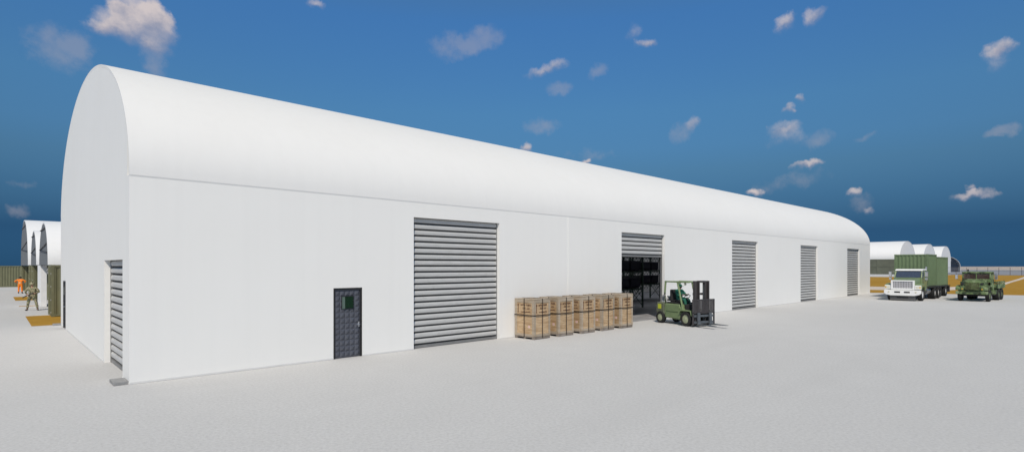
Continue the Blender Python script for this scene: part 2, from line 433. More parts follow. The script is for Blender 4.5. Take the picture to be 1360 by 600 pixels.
for (x, y, lab) in ((-.13, .04, 'grey concrete footing block at the corner nearest the viewer'), (-.13, 18.0, 'grey concrete footing block at the far end of the gable wall')):
    o = MB().box(-.17, .13, 0, .62, 0, .075).build('footing_block', M['block'], bevel=.008, loc=(x, y, .001))
    if y > 1: o.scale = (1, .6, 1)
    tag(o, lab, 'concrete block', 'footing blocks at the warehouse corners')

# pallet racks and totes inside
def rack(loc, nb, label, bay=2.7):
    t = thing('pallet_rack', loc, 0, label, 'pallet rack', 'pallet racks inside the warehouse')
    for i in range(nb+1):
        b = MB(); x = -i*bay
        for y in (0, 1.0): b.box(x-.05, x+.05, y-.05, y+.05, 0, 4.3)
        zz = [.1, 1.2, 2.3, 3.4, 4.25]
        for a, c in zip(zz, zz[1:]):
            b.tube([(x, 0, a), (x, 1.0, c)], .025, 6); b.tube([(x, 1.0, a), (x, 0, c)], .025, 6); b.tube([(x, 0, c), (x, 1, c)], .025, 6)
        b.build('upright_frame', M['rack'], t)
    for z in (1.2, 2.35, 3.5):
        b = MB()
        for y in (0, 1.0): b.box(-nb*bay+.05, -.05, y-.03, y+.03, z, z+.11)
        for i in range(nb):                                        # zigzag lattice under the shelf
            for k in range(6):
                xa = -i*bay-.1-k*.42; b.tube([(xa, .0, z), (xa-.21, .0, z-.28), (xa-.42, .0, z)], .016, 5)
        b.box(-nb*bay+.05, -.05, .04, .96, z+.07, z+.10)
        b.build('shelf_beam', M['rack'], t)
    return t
k1 = 0
tproto = None
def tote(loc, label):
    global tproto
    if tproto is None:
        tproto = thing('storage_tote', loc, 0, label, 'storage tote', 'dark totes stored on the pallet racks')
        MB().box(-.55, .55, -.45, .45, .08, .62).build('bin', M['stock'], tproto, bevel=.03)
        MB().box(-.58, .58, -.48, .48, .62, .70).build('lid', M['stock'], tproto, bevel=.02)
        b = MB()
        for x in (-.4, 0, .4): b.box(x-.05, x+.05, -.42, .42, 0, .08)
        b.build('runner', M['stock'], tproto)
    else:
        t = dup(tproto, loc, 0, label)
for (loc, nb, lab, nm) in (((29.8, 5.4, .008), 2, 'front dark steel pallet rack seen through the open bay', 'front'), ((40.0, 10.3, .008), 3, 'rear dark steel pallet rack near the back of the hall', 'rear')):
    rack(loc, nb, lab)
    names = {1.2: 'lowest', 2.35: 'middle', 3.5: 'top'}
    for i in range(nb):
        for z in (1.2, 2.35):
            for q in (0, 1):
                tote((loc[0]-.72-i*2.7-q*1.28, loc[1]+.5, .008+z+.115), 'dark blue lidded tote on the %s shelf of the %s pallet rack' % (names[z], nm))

# ------------------------------------------------------------------ crates
def stencil(w, h, seed):
    rnd = random.Random(seed); b = MB(); out = [('stencil_mark', b)]
    # umbrella-like tall mark and three illegible lines of stencilled strokes
    b.box(-w*.47, -w*.43, -.0, .004, -h*.42, h*.30); b.poly([(-w*.50, 0, h*.28), (-w*.40, 0, h*.28), (-w*.45, 0, h*.48)], [(0, 1, 2)])
    for zc, hh, spans in ((h*.33, h*.19, ((-.28, .06), (.12, .44))), (h*.02, h*.19, ((-.14, .08), (.15, .34))), (-h*.33, h*.12, ((-.25, .42),))):
        b = MB(); out.append(('stencil_lettering', b))
        for a, c in spans:
            x = a*w
            while x < c*w-.012:
                ww = rnd.uniform(.018, .026)
                k = rnd.randint(0, 4)
                z0, z1 = zc-hh/2, zc+hh/2
                b.box(x, x+.008, 0, .004, z0, z1)
                if k in (0, 1): b.box(x+.009, x+ww, 0, .004, z1-.012, z1)
                if k in (0, 2, 3): b.box(x+.009, x+ww, 0, .004, z0, z0+.012)
                if k in (1, 3): b.box(x+.009, x+ww, 0, .004, zc-.006, zc+.006)
                if k in (0, 4): b.box(x+ww-.007, x+ww, 0, .004, z0+.013, z1-.013)
                x += ww + .010
    return out
CW, CH = 1.05, 1.56
def make_crate(loc, label):
    t = thing('strapped_crate', loc, 0, label, 'crate', 'wooden crates lined up by the open bay')
    h = CW/2
    p = MB()
    for y in (-.45, 0, .45): p.box(-h+.01, h-.01, y-.05, y+.05, 0, .07)
    for i in range(7): p.box(-h+.005+i*.1493, -h+.005+i*.1493+.135, -h+.005, h-.005, .071, .115)
    p.box(-h+.012, h-.012, -h+.012, -h+.03, .012, .069).box(-h+.012, h-.012, h-.03, h-.012, .012, .069)
    p.build('pallet', M['pallet'], t, bevel=.004)
    MB().box(-h+.03, h-.03, -h+.03, h-.03, .118, 1.47).build('core', M['board'], t)
    for s in range(4):
        mt = Matrix.Rotation(s*PI/2, 4, 'Z'); b = MB(); fb = MB()
        z = .19
        for i in range(9):
            zz = z + i*.138
            b.box(-h+.11, h-.11, -h+.0205, -h+.0305, zz, zz+.133, None, mt)
        b.build('side_boards', M['board'], t)
        fb.box(-h, -h+.115, -h, -h+.019, .118, CH-.04, None, mt).box(h-.115, h-.020, -h, -h+.019, .118, CH-.04, None, mt)
        fb.box(-h+.116, h-.116, -h, -h+.019, .118, .20, None, mt).box(-h+.116, h-.116, -h, -h+.019, 1.40, CH-.04, None, mt)
        fb.build('frame_boards', M['frameboard'], t)
    lid = MB()
    for i in range(6): lid.box(-h-.008, h+.008, -h-.008+i*.1777, -h-.008+i*.1777+.172, CH-.039, CH-.012)
    lid.build('lid', M['frameboard'], t, bevel=.004)
    st = MB(); e = h+.011; zs = .90
    st.box(-e, e, -e-.004, -e, zs, zs+.035).box(-e, e, e, e+.004, zs, zs+.035).box(-e-.004, -e, -e, e, zs, zs+.035).box(e, e+.004, -e, e, zs, zs+.035)
    st.build('strap', M['strap'], t)
    st = MB()
    st.box(-.021, .021, -e-.005, -e-.001, .06, CH-.008).box(-.021, .021, e+.001, e+.005, .06, CH-.008).box(-.021, .021, -e-.005, e+.005, CH-.0075, CH-.003)
    st.build('strap', M['strap'], t)
    st = MB()
    st.box(-e-.005, -e-.001, -.021, .021, .06, CH-.004).box(e+.001, e+.005, -.021, .021, .06, CH-.004).box(-e-.005, e+.005, -.021, .021, CH-.0025, CH+.002)
    st.build('strap', M['strap'], t)
    for s in (0, -1):
        for nm, sb in stencil(.78, .40, 5):
            o = sb.build(nm, M['ink'], t)
            o.matrix_local = Matrix.Rotation(s*PI/2, 4, 'Z') @ Matrix.Translation((.0, -h+.0155, 1.17))
    o = MB().box(-.055, .055, 0, .004, -.045, .045, M['sticker']).box(-.04, .03, -.002, 0, .012, .026, M['red']).box(-.04, .02, -.002, 0, -.02, -.01, M['red']).build('sticker', None, t)
    o.matrix_local = Matrix.Rotation(-PI/2, 4, 'Z') @ Matrix.Translation((.24, -h+.0155, .48))
    return t
labs = ['strapped wooden crate nearest the closed roller door, its whole left side in view',
        'strapped wooden crate second in the row from the closed roller door',
        'strapped wooden crate in the very middle of the row of five',
        'strapped wooden crate second in the row from the open bay',
        'strapped wooden crate at the open bay, last of the row beside the forklift']
c0 = None
for i in range(5):
    loc = (13.04+1.398*i, -.57 - .012*((i*7) % 3), 0.001); rz = R([.6, -.8, .3, 1.0, -.4][i])
    if c0 is None: c0 = make_crate(loc, labs[0]); c0.rotation_euler.z = rz; c0.scale = (.87, 1.0, 1.0)
    else: dup(c0, loc, rz, labs[i])

# ------------------------------------------------------------------ people
def skinned(name, joints, edges, m, parent=None, sub=2, root=0):
    me = bpy.data.meshes.new(name)
    keys = list(joints); ix = {k: i for i, k in enumerate(keys)}
    me.from_pydata([joints[k][0] for k in keys], [(ix[a], ix[b]) for a, b in edges], [])
    o = bpy.data.objects.new(name, me); COL.objects.link(o)
    o.modifiers.new('skin', 'SKIN')
    sv = me.skin_vertices[0].data
    for k in keys:
        r = joints[k][1]; sv[ix[k]].radius = (r, r) if isinstance(r, (int, float)) else r
        sv[ix[k]].use_root = (ix[k] == root)
    s = o.modifiers.new('sub', 'SUBSURF'); s.levels = sub; s.render_levels = sub
    dg = bpy.context.evaluated_depsgraph_get(); ev = o.evaluated_get(dg)
    nm = bpy.data.meshes.new_from_object(ev); o.modifiers.clear(); o.data = nm
    nm.materials.clear(); nm.materials.append(m)
    for p in nm.polygons: p.use_smooth = True
    if parent: o.parent = parent
    return o
def person(loc, rz, pose, label, suit, hairm, scale=1.0):
    """pose: dict of joints (x forward, y left, z up). Body is one skinned mesh; clothes and hair are children."""
    J = {}; E = []
    P = {k: Vector(v) for k, v in pose.items()}
    J['pelvis'] = (P['pelvis'], .10); J['waist'] = (P['pelvis'].lerp(P['chest'], .45), .10); J['chest'] = (P['chest'], .125)
    J['neckb'] = (P['neck'], .058); up = (P['head']-P['neck']).normalized()
    J['neckt'] = (P['neck']+up*.06, .052); J['jaw'] = (P['neck']+up*.12, .072); J['skull'] = (P['head']+up*.02, .088); J['crown'] = (P['head']+up*.09, .062)
    E += [('pelvis', 'waist'), ('waist', 'chest'), ('chest', 'neckb'), ('neckb', 'neckt'), ('neckt', 'jaw'), ('jaw', 'skull'), ('skull', 'crown')]
    for s in 'lr':
        J[s+'sh'] = (P[s+'sh'], .06); J[s+'el'] = (P[s+'el'], .042); J[s+'wr'] = (P[s+'wr'], .027)
        E += [('chest', s+'sh'), (s+'sh', s+'el'), (s+'el', s+'wr')]
        d = (P[s+'wr']-P[s+'el']).normalized(); side = d.cross(Vector((0, 0, 1)));  side = side.normalized() if side.length > .05 else Vector((0, 1, 0))
        palm = P[s+'wr']+d*.07; J[s+'palm'] = (palm, .030); E.append((s+'wr', s+'palm'))
        nrm = side.cross(d)
        for q, (off, ln) in enumerate(((-.027, .06), (-.009, .072), (.009, .075), (.027, .066))):
            J[s+'f%d' % q] = (palm+d*.025+side*off, .0095); J[s+'g%d' % q] = (palm+d*(.025+ln*.6)+side*off+nrm*.015, .0085); J[s+'h%d' % q] = (palm+d*(.025+ln)+side*off+nrm*.035, .008)
            E += [(s+'palm', s+'f%d' % q), (s+'f%d' % q, s+'g%d' % q), (s+'g%d' % q, s+'h%d' % q)]
        J[s+'t1'] = (palm-d*.03+side*.045+nrm*.012, .011); J[s+'t2'] = (palm+d*.01+side*.058+nrm*.03, .009)
        E += [(s+'palm', s+'t1'), (s+'t1', s+'t2')]
        J[s+'hip'] = (P[s+'hip'], .085); J[s+'kn'] = (P[s+'kn'], .055); J[s+'an'] = (P[s+'an'], .040); J[s+'toe'] = (P[s+'toe'], .036)
        E += [('pelvis', s+'hip'), (s+'hip', s+'kn'), (s+'kn', s+'an'), (s+'an', s+'toe')]
    body = skinned('person', J, E, M['skin'])
    body.location = loc; body.rotation_euler = (0, 0, rz); body.scale = (scale,)*3
    tag(body, label, 'person')
    # face and ears on the head
    f = P['face'].normalized() if 'face' in P else Vector((1, 0, 0)); lft = Vector((0, 0, 1)).cross(f).normalized()
    h = P['head']
    b = MB(); b.ball(h+f*.098-up*.012, .016, .014, .022, m=M['skin'])
    for s in (-1, 1):
        b.ball(h+lft*s*.088-up*.0, .016, .012, .030, m=M['skin']); b.ball(h+f*.082+lft*s*.032+up*.018, .012, .012, .008, m=M['eye'])
    b.ball(h+f*.086-up*.055, .010, .024, .007, m=M['lip'])
    b.build('face', None, body, smooth=60)
    # clothes: the same skeleton a little thicker, ending at wrists, ankles and neck
    C = {}; CE = []
    for k in ('pelvis', 'waist', 'chest'): C[k] = (J[k][0], J[k][1]*1.22+.012)
    C['col'] = (P['neck']-up*.01, .075); CE += [('pelvis', 'waist'), ('waist', 'chest'), ('chest', 'col')]
    for s in 'lr':
        C[s+'sh'] = (P[s+'sh'], .082); C[s+'el'] = (P[s+'el'], .060); C[s+'wr'] = (P[s+'wr']-(P[s+'wr']-P[s+'el']).normalized()*.03, .048)
        C[s+'hip'] = (P[s+'hip'], .112); C[s+'kn'] = (P[s+'kn'], .080); C[s+'an'] = (P[s+'an']+(P[s+'kn']-P[s+'an']).normalized()*.05, .066)
        CE += [('chest', s+'sh'), (s+'sh', s+'el'), (s+'el', s+'wr'), ('pelvis', s+'hip'), (s+'hip', s+'kn'), (s+'kn', s+'an')]
    skinned('work_suit' if suit is not M['camo'] else 'uniform', C, CE, suit, body)
    for s in 'lr':
        a, t = P[s+'an'], P[s+'toe']; d = (t-a); d.z = 0; d.normalize()
        bj = {'top': (a+Vector((0, 0, .10)), .058), 'an': (Vector((a.x, a.y, a.z-.01)), .055), 'heel': (Vector((a.x, a.y, t.z+.012))-d*.02, .05), 'toe': (t+d*.06+Vector((0, 0, .008)), .045)}
        skinned('boot', bj, [('top', 'an'), ('an', 'heel'), ('heel', 'toe')], M['boot'], body, sub=1)
    return body, P, up, f

# soldier, facing the camera side, legs apart, rifle held across
ps = dict(pelvis=(0, 0, .97), chest=(.01, 0, 1.30), neck=(.0, 0, 1.49), head=(.02, 0, 1.64),
          lsh=(0, .19, 1.42), rsh=(0, -.19, 1.42), lel=(.10, .36, 1.18), rel=(.02, -.33, 1.17), lwr=(.30, .20, 1.10), rwr=(.24, -.20, 1.02),
          lhip=(0, .11, .90), rhip=(0, -.11, .90), lkn=(.03, .20, .50), rkn=(.03, -.19, .50), lan=(-.01, .26, .09), ran=(-.01, -.24, .09), ltoe=(.13, .30, .04), rtoe=(.13, -.28, .04))
sx, sy = -.56, 30.5
face_cam = math.atan2(-15.68-sy, -2.335-sx)
so, P_, up_, f_ = person((sx, sy, .002), face_cam-R(8), ps, 'soldier in woodland camouflage and helmet holding a rifle beside the shelters', M['camo'], M['hair'])
h = P_['head']
b = MB(); b.lathe([(-.02, .135), (.02, .138), (.07, .125), (.115, .09), (.14, .03)], (h.x-.01, h.y, h.z+.015), 'z', 20); b.build('helmet', M['camo'], so, smooth=60)
MB().box(-.10, .15, -.17, .17, 1.10, 1.40).build('combat_vest', M['camo'], so, bevel=.04)
MB().box(-.30, -.13, -.17, .17, 1.02, 1.45).build('backpack', M['camo'], so, bevel=.05)
b = MB()
for y in (-.14, -.03, .08): b.box(.15, .20, y, y+.09, 1.10, 1.22)
b.build('pouch', M['camo'], so, bevel=.015)
rf = thing('rifle', (sx, sy, .002), face_cam-R(8), 'black rifle held across the body of the camouflaged soldier', 'rifle')
p0, p1 = Vector((.27, -.42, .86)), Vector((.36, .38, 1.26))
def rp(t, dz=0, dx=0): q = p0.lerp(p1, t); return (q.x+dx, q.y, q.z+dz)
MB().tube([rp(.55), rp(1.0)], .012).build('barrel', M['gun'], rf)
MB().tube([rp(.25), rp(.6)], .030, 6).build('receiver', M['gun'], rf)
MB().tube([rp(0, -.03), rp(.27)], .034, 6).build('stock', M['gun'], rf)
MB().tube([rp(.42), rp(.46, -.17, .03)], .022, 6).build('magazine', M['gun'], rf)

# worker in orange, hands on hips, turned to the right of the picture
po = dict(pelvis=(0, 0, .95), chest=(.02, 0, 1.27), neck=(.01, 0, 1.44), head=(.03, 0, 1.58),
          lsh=(0, .20, 1.38), rsh=(0, -.20, 1.38), lel=(-.03, .44, 1.22), rel=(-.03, -.44, 1.22), lwr=(.10, .27, 1.06), rwr=(.10, -.27, 1.06),
          lhip=(0, .10, .88), rhip=(0, -.10, .88), lkn=(.03, .13, .48), rkn=(.01, -.13, .48), lan=(0, .14, .09), ran=(-.02, -.14, .09), ltoe=(.14, .16, .04), rtoe=(.12, -.16, .04))
oo, P_, up_, f_ = person((-.34, 60.2, .002), R(75), po, 'worker in bright orange coveralls with hands on hips before the far containers', M['orange'], M['hair'], 1.02)
h = P_['head']
b = MB(); b.lathe([(-.05, .094), (.0, .100), (.06, .094), (.10, .06), (.115, .02)], (h.x-.018, h.y, h.z+.01), 'z', 18); b.build('hair', M['hair'], oo, smooth=60)
MB().lathe([(-.035, .142), (.035, .142)], (0, 0, 1.08), 'z', 20).build('reflective_band', M['reflect'], oo, smooth=60)

# ------------------------------------------------------------------ containers
def corrug(b, a0, a1, c, z0, z1, axis, sgn, pitch=.28, depth=.036):
    """corrugated sheet as a solid strip; runs along axis from a0 to a1 with outer face at c"""
    pr = []; a = a0; n = max(1, round((a1-a0)/pitch)); p = (a1-a0)/n
    for i in range(n):
        s = a0+i*p
        pr += [(s, c), (s+p*.25, c), (s+p*.5, c-sgn*depth), (s+p*.75, c-sgn*depth)]
    pr += [(a1, c)]
    inner = [(a1, c-sgn*.06), (a0, c-sgn*.06)]
    out = pr+inner
    if axis == 'y': out = [(v, u) for u, v in out]
    return b.prism(out, z0, z1, 'z')
def container(loc, rz, label, paint, frame, Lc=6.06, Wc=2.44, Hc=2.6, group=None, doors=True, arm=False):
    """door end at x=0, body to +x, y centred"""
    t = thing('shipping_container', loc, rz, label, 'shipping container', group)
    w = Wc/2; q = .12
    b = MB()
    for x0, x1 in ((0, q), (Lc-q, Lc)):
        for y0, y1 in ((-w, -w+q), (w-q, w)): b.box(x0, x1, y0, y1, .12, Hc-.12)
    for z0, z1 in ((.02, .12), (Hc-.12, Hc-.01)):
        for y0, y1 in ((-w+.005, -w+q-.01), (w-q+.01, w-.005)): b.box(q, Lc-q, y0, y1, z0, z1)
        for x0, x1 in ((.005, q-.005), (Lc-q+.005, Lc-.005)): b.box(x0, x1, -w+q, w-q, z0, z1)
    b.build('frame', frame, t)
    b = MB()
    for x0, x1 in ((-.004, q+.05), (Lc-q-.05, Lc+.004)):
        for y0, y1 in ((-w-.004, -w+q+.04), (w-q-.04, w+.004)):
            for z0, z1 in ((0, .118), (Hc-.118, Hc)): b.box(x0, x1, y0, y1, z0, z1)
    b.build('corner_casting', frame, t)
    for s in (-1, 1): corrug(MB(), q+.002, Lc-q-.002, s*(w-.02), .121, Hc-.121, 'x', s).build('side_panel', paint, t)
    corrug(MB(), -w+q+.002, w-q-.002, Lc-.02, .121, Hc-.121, 'y', 1).build('end_panel', paint, t)
    b = MB(); b.box(q, Lc-q, -w+q, w-q, Hc-.055, Hc-.03); b.build('roof', paint, t)
    MB().box(q, Lc-q, -w+q, w-q, .03, .11).build('floor', frame, t)
    if doors:
        for s in (-1, 1):
            y0, y1 = sorted((s*.006, s*(w-q-.003)))
            d = MB().box(.03, .075, y0, y1, .125, Hc-.125)
            for zc in (.55, 1.15, 1.75): d.box(.018, .03, y0+.08, y1-.08, zc, zc+.45)
            dr = d.build('door', paint, t)
            lb = MB()
            for yy in (s*.22, s*.75): lb.tube([(.0, yy, .1), (.0, yy, Hc-.1)], .018, 6)
            lb.build('locking_bar', frame, dr)
            hg = MB()
            for zc in (.22, .92, 1.66, 2.38): hg.box(-.012, .028, min(s*(w-.30), s*(w-.02)), max(s*(w-.30), s*(w-.02)), zc-.035, zc+.035)
            hg.build('hinge', M['galv'], dr)
    else:
        corrug(MB(), -w+q+.002, w-q-.002, .02, .121, Hc-.121, 'y', -1).build('end_panel', paint, t)
    return t
# left shelters' container walls
lc = 'olive containers under the small shelters'
hc = 2.86
proto = container((-.02, 25.12, .012), 0, 'olive container with pale hinges beside the warehouse on the sand strip', M['olive'], M['oliveframe'], Hc=hc, group=lc)
b = MB().tube([(.02, 1.24, 2.68), (.02, 2.7, 2.52)], .035, 6).tube([(.02, 1.24, 2.50), (.02, 2.7, 2.32)], .035, 6); b.build('brace_arm', M['galv'], proto)
dup(proto, (6.14, 25.12, .012), 0, 'olive container right behind the one on the sand strip beside the warehouse')
cc = container((0, 45.42, .012), 0, 'olive container behind the soldier under the low middle shelter', M['olive'], M['oliveframe'], Hc=hc, group=lc)
dup(cc, (6.16, 45.42, .012), 0, 'olive container following on behind the soldier, seen past the white pillar')
dup(cc, (0, 50.32, .012), 0, 'olive container under the near foot of the tallest shelter at left')
dup(cc, (0, 70.1, .012), 0, 'olive container under the far foot of the tallest shelter at left')
for i, (x, lab) in enumerate(((-14.4, 'leftmost olive container of the row closing the yard behind the orange worker'), (-8.2, 'olive container of the yard-closing row, left of the orange worker'), (-2.0, 'olive container directly behind the orange worker'))):
    dup(cc, (x, 84.6+1.2, .003), 0, lab, group='olive containers closing off the yard')
b = MB().box(0, .34, 34.05, 37.3, .006, 2.86)
o = b.build('white_pillar', M['concwall'], bevel=.01); tag(o, 'plain white pillar wall between the first two small shelters', 'pillar')

def shelter(loc, rz, half, rise, zf, length, label, group, closed=False, legs=0., thick=.10, panel=False):
    """arch along local y, axis along +x, open end at x=0"""
    t = thing('arch_shelter', loc, rz, label, 'shelter', group)
    n = 40
    oa = [(half*math.cos(PI*i/n), zf+rise*math.sin(PI*i/n)) for i in range(n+1)]
    ia = [((half-thick)*math.cos(PI*i/n), zf+(rise-thick)*math.sin(PI*i/n)) for i in range(n+1)]
    b = MB(); m = n+1; pts = [(x, *p) for x in (0, length) for p in oa+ia]
    fs = []
    for i in range(n): fs += [(i, i+1, 2*m+i+1, 2*m+i), (m+i, 2*m+m+i, 2*m+m+i+1, m+i+1), (i, m+i, m+i+1, i+1), (2*m+i, 2*m+i+1, 3*m+i+1, 3*m+i)]
    fs += [(0, 2*m, 3*m, m), (m-1, 2*m-1, 4*m-1, 3*m-1)]
    b.poly(pts, fs).build('roof_cover', M['fabric'], t, smooth=35)
    if closed:
        for x0, x1 in ((.05, .15), (length-.15, length-.05)):
            tri(MB().prism([(-half+thick+.01, 0)] + [(half-thick-.01, 0)] + [(y*.998, z-.005) for y, z in ia[1:-1]], x0, x1, 'x').build('gable_panel', M['gable'], t))
        for s in (-1, 1): MB().box(.16, length-.16, min(s*half, s*(half-thick)), max(s*half, s*(half-thick)), 0, zf).build('side_wall', M['greyolive'], t)
    else:
        for k in range(max(2, int(length/4)+1)):
            x = min(.12 + k*4, length-.12); rb = MB()
            rb.tube([(x, y*.985, z-.05) for y, z in ia], .045, 6, M['carriage'])
            for zz, yy in ((.35, .9), (.62, .75)):
                rb.tube([(x, -half*yy*.93, zf+rise*zz*.62), (x, half*yy*.93, zf+rise*zz*.62)], .02, 5, M['carriage'])
            rb.tube([(x, half*.86, zf+rise*.22), (x, 0, zf+rise*.37), (x, -half*.86, zf+rise*.22)], .018, 5, M['carriage'])
            rb.build('frame_rib', None, t)
    if panel:
        tri(MB().prism([(y*.998, z-.004) for y, z in ia], -.012, .03, 'x').build('gable_panel', M['greygable'], t))
        zt = lambda f: zf+(rise-thick)*f; wy = lambda f: (half-thick)*math.sqrt(1-f*f)-.06
        MB().tube([(-.045, -wy(.86), zt(.86)), (-.045, wy(.86), zt(.86))], .035, 6).build('brace', M['mast'], t)
        MB().tube([(-.045, -wy(.28), zt(.28)), (-.045, wy(.40)*.8, zt(.38)), (-.045, -wy(.5), zt(.48))], .035, 6).build('brace', M['mast'], t)
    if legs:
        for s in (-1, 1): MB().box(0, length, min(s*half, s*(half-thick)), max(s*half, s*(half-thick)), 0, zf-.002).build('side_skirt', M['fabric'], t)
    return t
lg = 'white arched shelters left of the warehouse'
shelter((-.05, 30.05, .01), 0, 4.05, 2.70, 2.87, 24, 'small white arched shelter nearest the warehouse, its foot on the container with pale hinges', lg, panel=True)
shelter((-.05, 41.72, .01), 0, 3.82, 2.72, 2.88, 24, 'lowest white arched shelter, between two taller ones at left', lg, panel=True)
shelter((-.05, 60.2, .01), 0, 8.75, 4.62, 2.90, 30, 'tallest white arched shelter at left, behind the other two', lg, panel=True)
rg = 'closed white arched shelters beyond the trucks'
for i, lab in enumerate(('large closed white shelter next to the warehouse, above the truck cab', 'closed white shelter in the middle of the three beyond the trucks', 'closed white shelter farthest right of three beyond the truck container')):
    shelter((225.7+12.1+(0, 38.7, 75.2)[i], 30.3, .002), PI/2, 12.2, 6.6, 5.25, 48, lab, rg, closed=True, thick=.2)
sh = shelter((341, 34.3, .002), R(12), 5.4, 4.9, 2.7, 9, 'small open arched shelter with dark inside, rightmost beyond the trucks', 'open shelter', legs=1)
MB().prism([(-5.25, 0), (5.25, 0)] + [(5.25*math.cos(PI*i/20), 2.7+4.75*math.sin(PI*i/20)) for i in range(21)], 8.8, 8.9, 'x').build('end_panel', M['greyfab'], sh)
far = None
for j, z in enumerate((.006, 2.612)):
    for k in range(4):
        lab = 'dull olive container, %s tier, %s along the large closed shelter' % (('lower', 'upper')[j], ('rightmost', 'second from right', 'third from right', 'leftmost')[k])
        loc = (224.4, 30.4+6.1*k, z)
        if far is None: far = container(loc, PI/2, lab, M['greyolive'], M['greyolive'], group='stacked containers along the large shelter', doors=False)
        else: dup(far, loc, PI/2, lab)

# far fence
FX = 228.6
fe = thing('chain_link_fence', (FX, 0, 0), 0, 'long chain-link fence with dark posts beyond the trucks', 'fence')
ys = [26-2.65*i for i in range(18)]
for y in ys: MB().tube([(0, y, 0), (0, y, 2.5)], .05, 8).build('fence_post', M['fencesteel'], fe)
MB().tube([(0, ys[0], 2.45), (0, ys[-1], 2.45)], .03, 6).tube([(0, ys[0], .12), (0, ys[-1], .12)], .025, 6).tube([(0, ys[0], 1.3), (0, ys[-1], 1.3)], .02, 6).build('rail', M['fencesteel'], fe)
MB().poly([(.06, ys[0], .1), (.06, ys[-1], .1), (.06, ys[-1], 2.45), (.06, ys[0], 2.45)], [(0, 1, 2, 3)]).build('wire_mesh', M['chain'], fe)

# ------------------------------------------------------------------ wheels
def wheel(parent, x, y, r, w, hubm, side, name='wheel', hubr=.55, dual=False):
    """rolling about y; side = -1/+1 is the outer side"""
    b = MB(); ww = w/2
    b.lathe([(-ww*.7, r*.6), (-ww, r*.66), (-ww*1.0, r*.93), (-ww*.8, r), (ww*.8, r), (ww, r*.93), (ww, r*.66), (ww*.7, r*.6)], (0, 0, 0), 'y', 32)
    for k in range(30):                                            # tread lugs
        a = 2*PI*k/30; mt = Matrix.Rotation(a, 4, 'Y')
        b.box(-r*.035, r*.035, -ww*.78, ww*.78, r*.985, r*1.015, None, mt)
    o = b.build(name, M['tyre'], parent, smooth=40, loc=(x, y, r*1.01))
    h = MB(); s = side
    h.lathe(sorted([(s*ww*.25, r*.59), (s*ww*.72, r*.60), (s*ww*.60, r*.50), (s*ww*.30, r*.42), (s*ww*.34, r*.24), (s*ww*.85, r*.20), (s*ww*.90, r*.12)], key=lambda q: q[0]*s), (0, 0, 0), 'y', 26)
    for k in range(8):
        a = 2*PI*k/8; h.lathe([(s*ww*.30, r*.035), (s*ww*.42, r*.035)], (math.cos(a)*r*.33, 0, math.sin(a)*r*.33), 'y', 6)
    h.build('rim', hubm, o, smooth=35)
    return o

# ------------------------------------------------------------------ forklift (x forward, y left)
hd = math.atan2(-.954, -.299)
F = thing('forklift', (22.01, -1.92, .002), hd, 'pale green forklift with raised mast coming out of the open bay', 'forklift')
for s in (-1, 1):
    wheel(F, .90, s*.52, .335, .24, M['hubgreen'], s); wheel(F, -.88, s*.50, .285, .20, M['white'] if False else M['hubgreen'], s)
pr = [(-.60, .30), (.52, .24), (.52, .62), (.62, .70), (.62, .80), (.40, .86), (.36, .98), (-.62, .98), (-.66, .62)]
MB().prism(pr, -.50, .50, 'y').build('chassis', M['flgreen'], F, bevel=.03)
for s in (-1, 1):
    MB().box(-.50, .40, min(s*.505, s*.525), max(s*.505, s*.525), .62, .93).build('side_cover', M['flgreen2'], F, bevel=.008)
    MB().box(-.55, .48, min(s*.505, s*.53), max(s*.505, s*.53), .32, .57).build('step_panel', M['flgreen2'], F, bevel=.008)
    MB().prism([(.48, .58), (.62, .70), (1.20, .70), (1.28, .50), (1.30, .50), (1.24, .74), (.58, .75), (.46, .62)], min(s*.40, s*.64), max(s*.40, s*.64), 'y').build('fender', M['flgreen2'], F, bevel=.01)
cwp = [(-.61, .26), (-.67, .62), (-.63, 1.02), (-1.12, 1.02), (-1.22, .92), (-1.24, .62), (-1.14, .36), (-.95, .30)]
MB().prism(cwp, -.53, .53, 'y').build('counterweight', M['cw'], F, bevel=.04)
MB().box(-1.08, -.84, -.537, -.532, .70, .93).build('warning_label', M['yellow'], F)
MB().box(-.60, .34, -.40, .40, .985, 1.06).build('engine_cover', M['vinyl'], F, bevel=.02)
seat = MB().box(-.35, .18, -.26, .26, 1.065, 1.17); seat.build('seat', M['vinyl'], F, bevel=.03)
MB().box(-.52, -.37, -.28, .28, 1.07, 1.66).build('seat_back', M['vinyl'], F, bevel=.04)
gz = 2.05; gd = []
for s in (-1, 1):
    y = s*.46
    gd.append(MB().tube([(-.62, y, .98), (-.66, y, 1.5), (-.60, y, gz)], .045, 8))
    gd[-1].build('rear_post', M['flgreen'], F, smooth=50)
    MB().tube([(.56, y, .72), (.50, y, 1.05), (.22, y, gz)], .045, 8).build('front_post', M['flgreen'], F, smooth=50)
gr = MB()
for s in (-1, 1): gr.box(-.64, .98, s*.46-.04, s*.46+.04, gz-.035, gz+.035)
for x in (-.62, -.38, -.14, .10, .34, .58, .82, .96): gr.box(x-.02, x+.02, -.42, .42, gz-.02, gz+.02)
gr.build('overhead_guard', M['flgreen'], F, bevel=.01)
tk = MB().lathe([(-.36, .06), (-.33, .13), (.33, .13), (.36, .06)], (-.86, 0, 1.20), 'y', 20); tk.build('gas_bottle', M['tank'], F, smooth=40)
for s in (-.30, .22):
    MB().tube([(-.86+.17*math.cos(2*PI*i/16), s, 1.20+.19*math.sin(2*PI*i/16)) for i in range(17)], .022, 6).build('bottle_strap', M['white'], F, smooth=60)
sc_ = MB().tube([(.60, .0, .95), (.36, .0, 1.30)], .025, 8); sc_.build('steering_column', M['vinyl'], F)
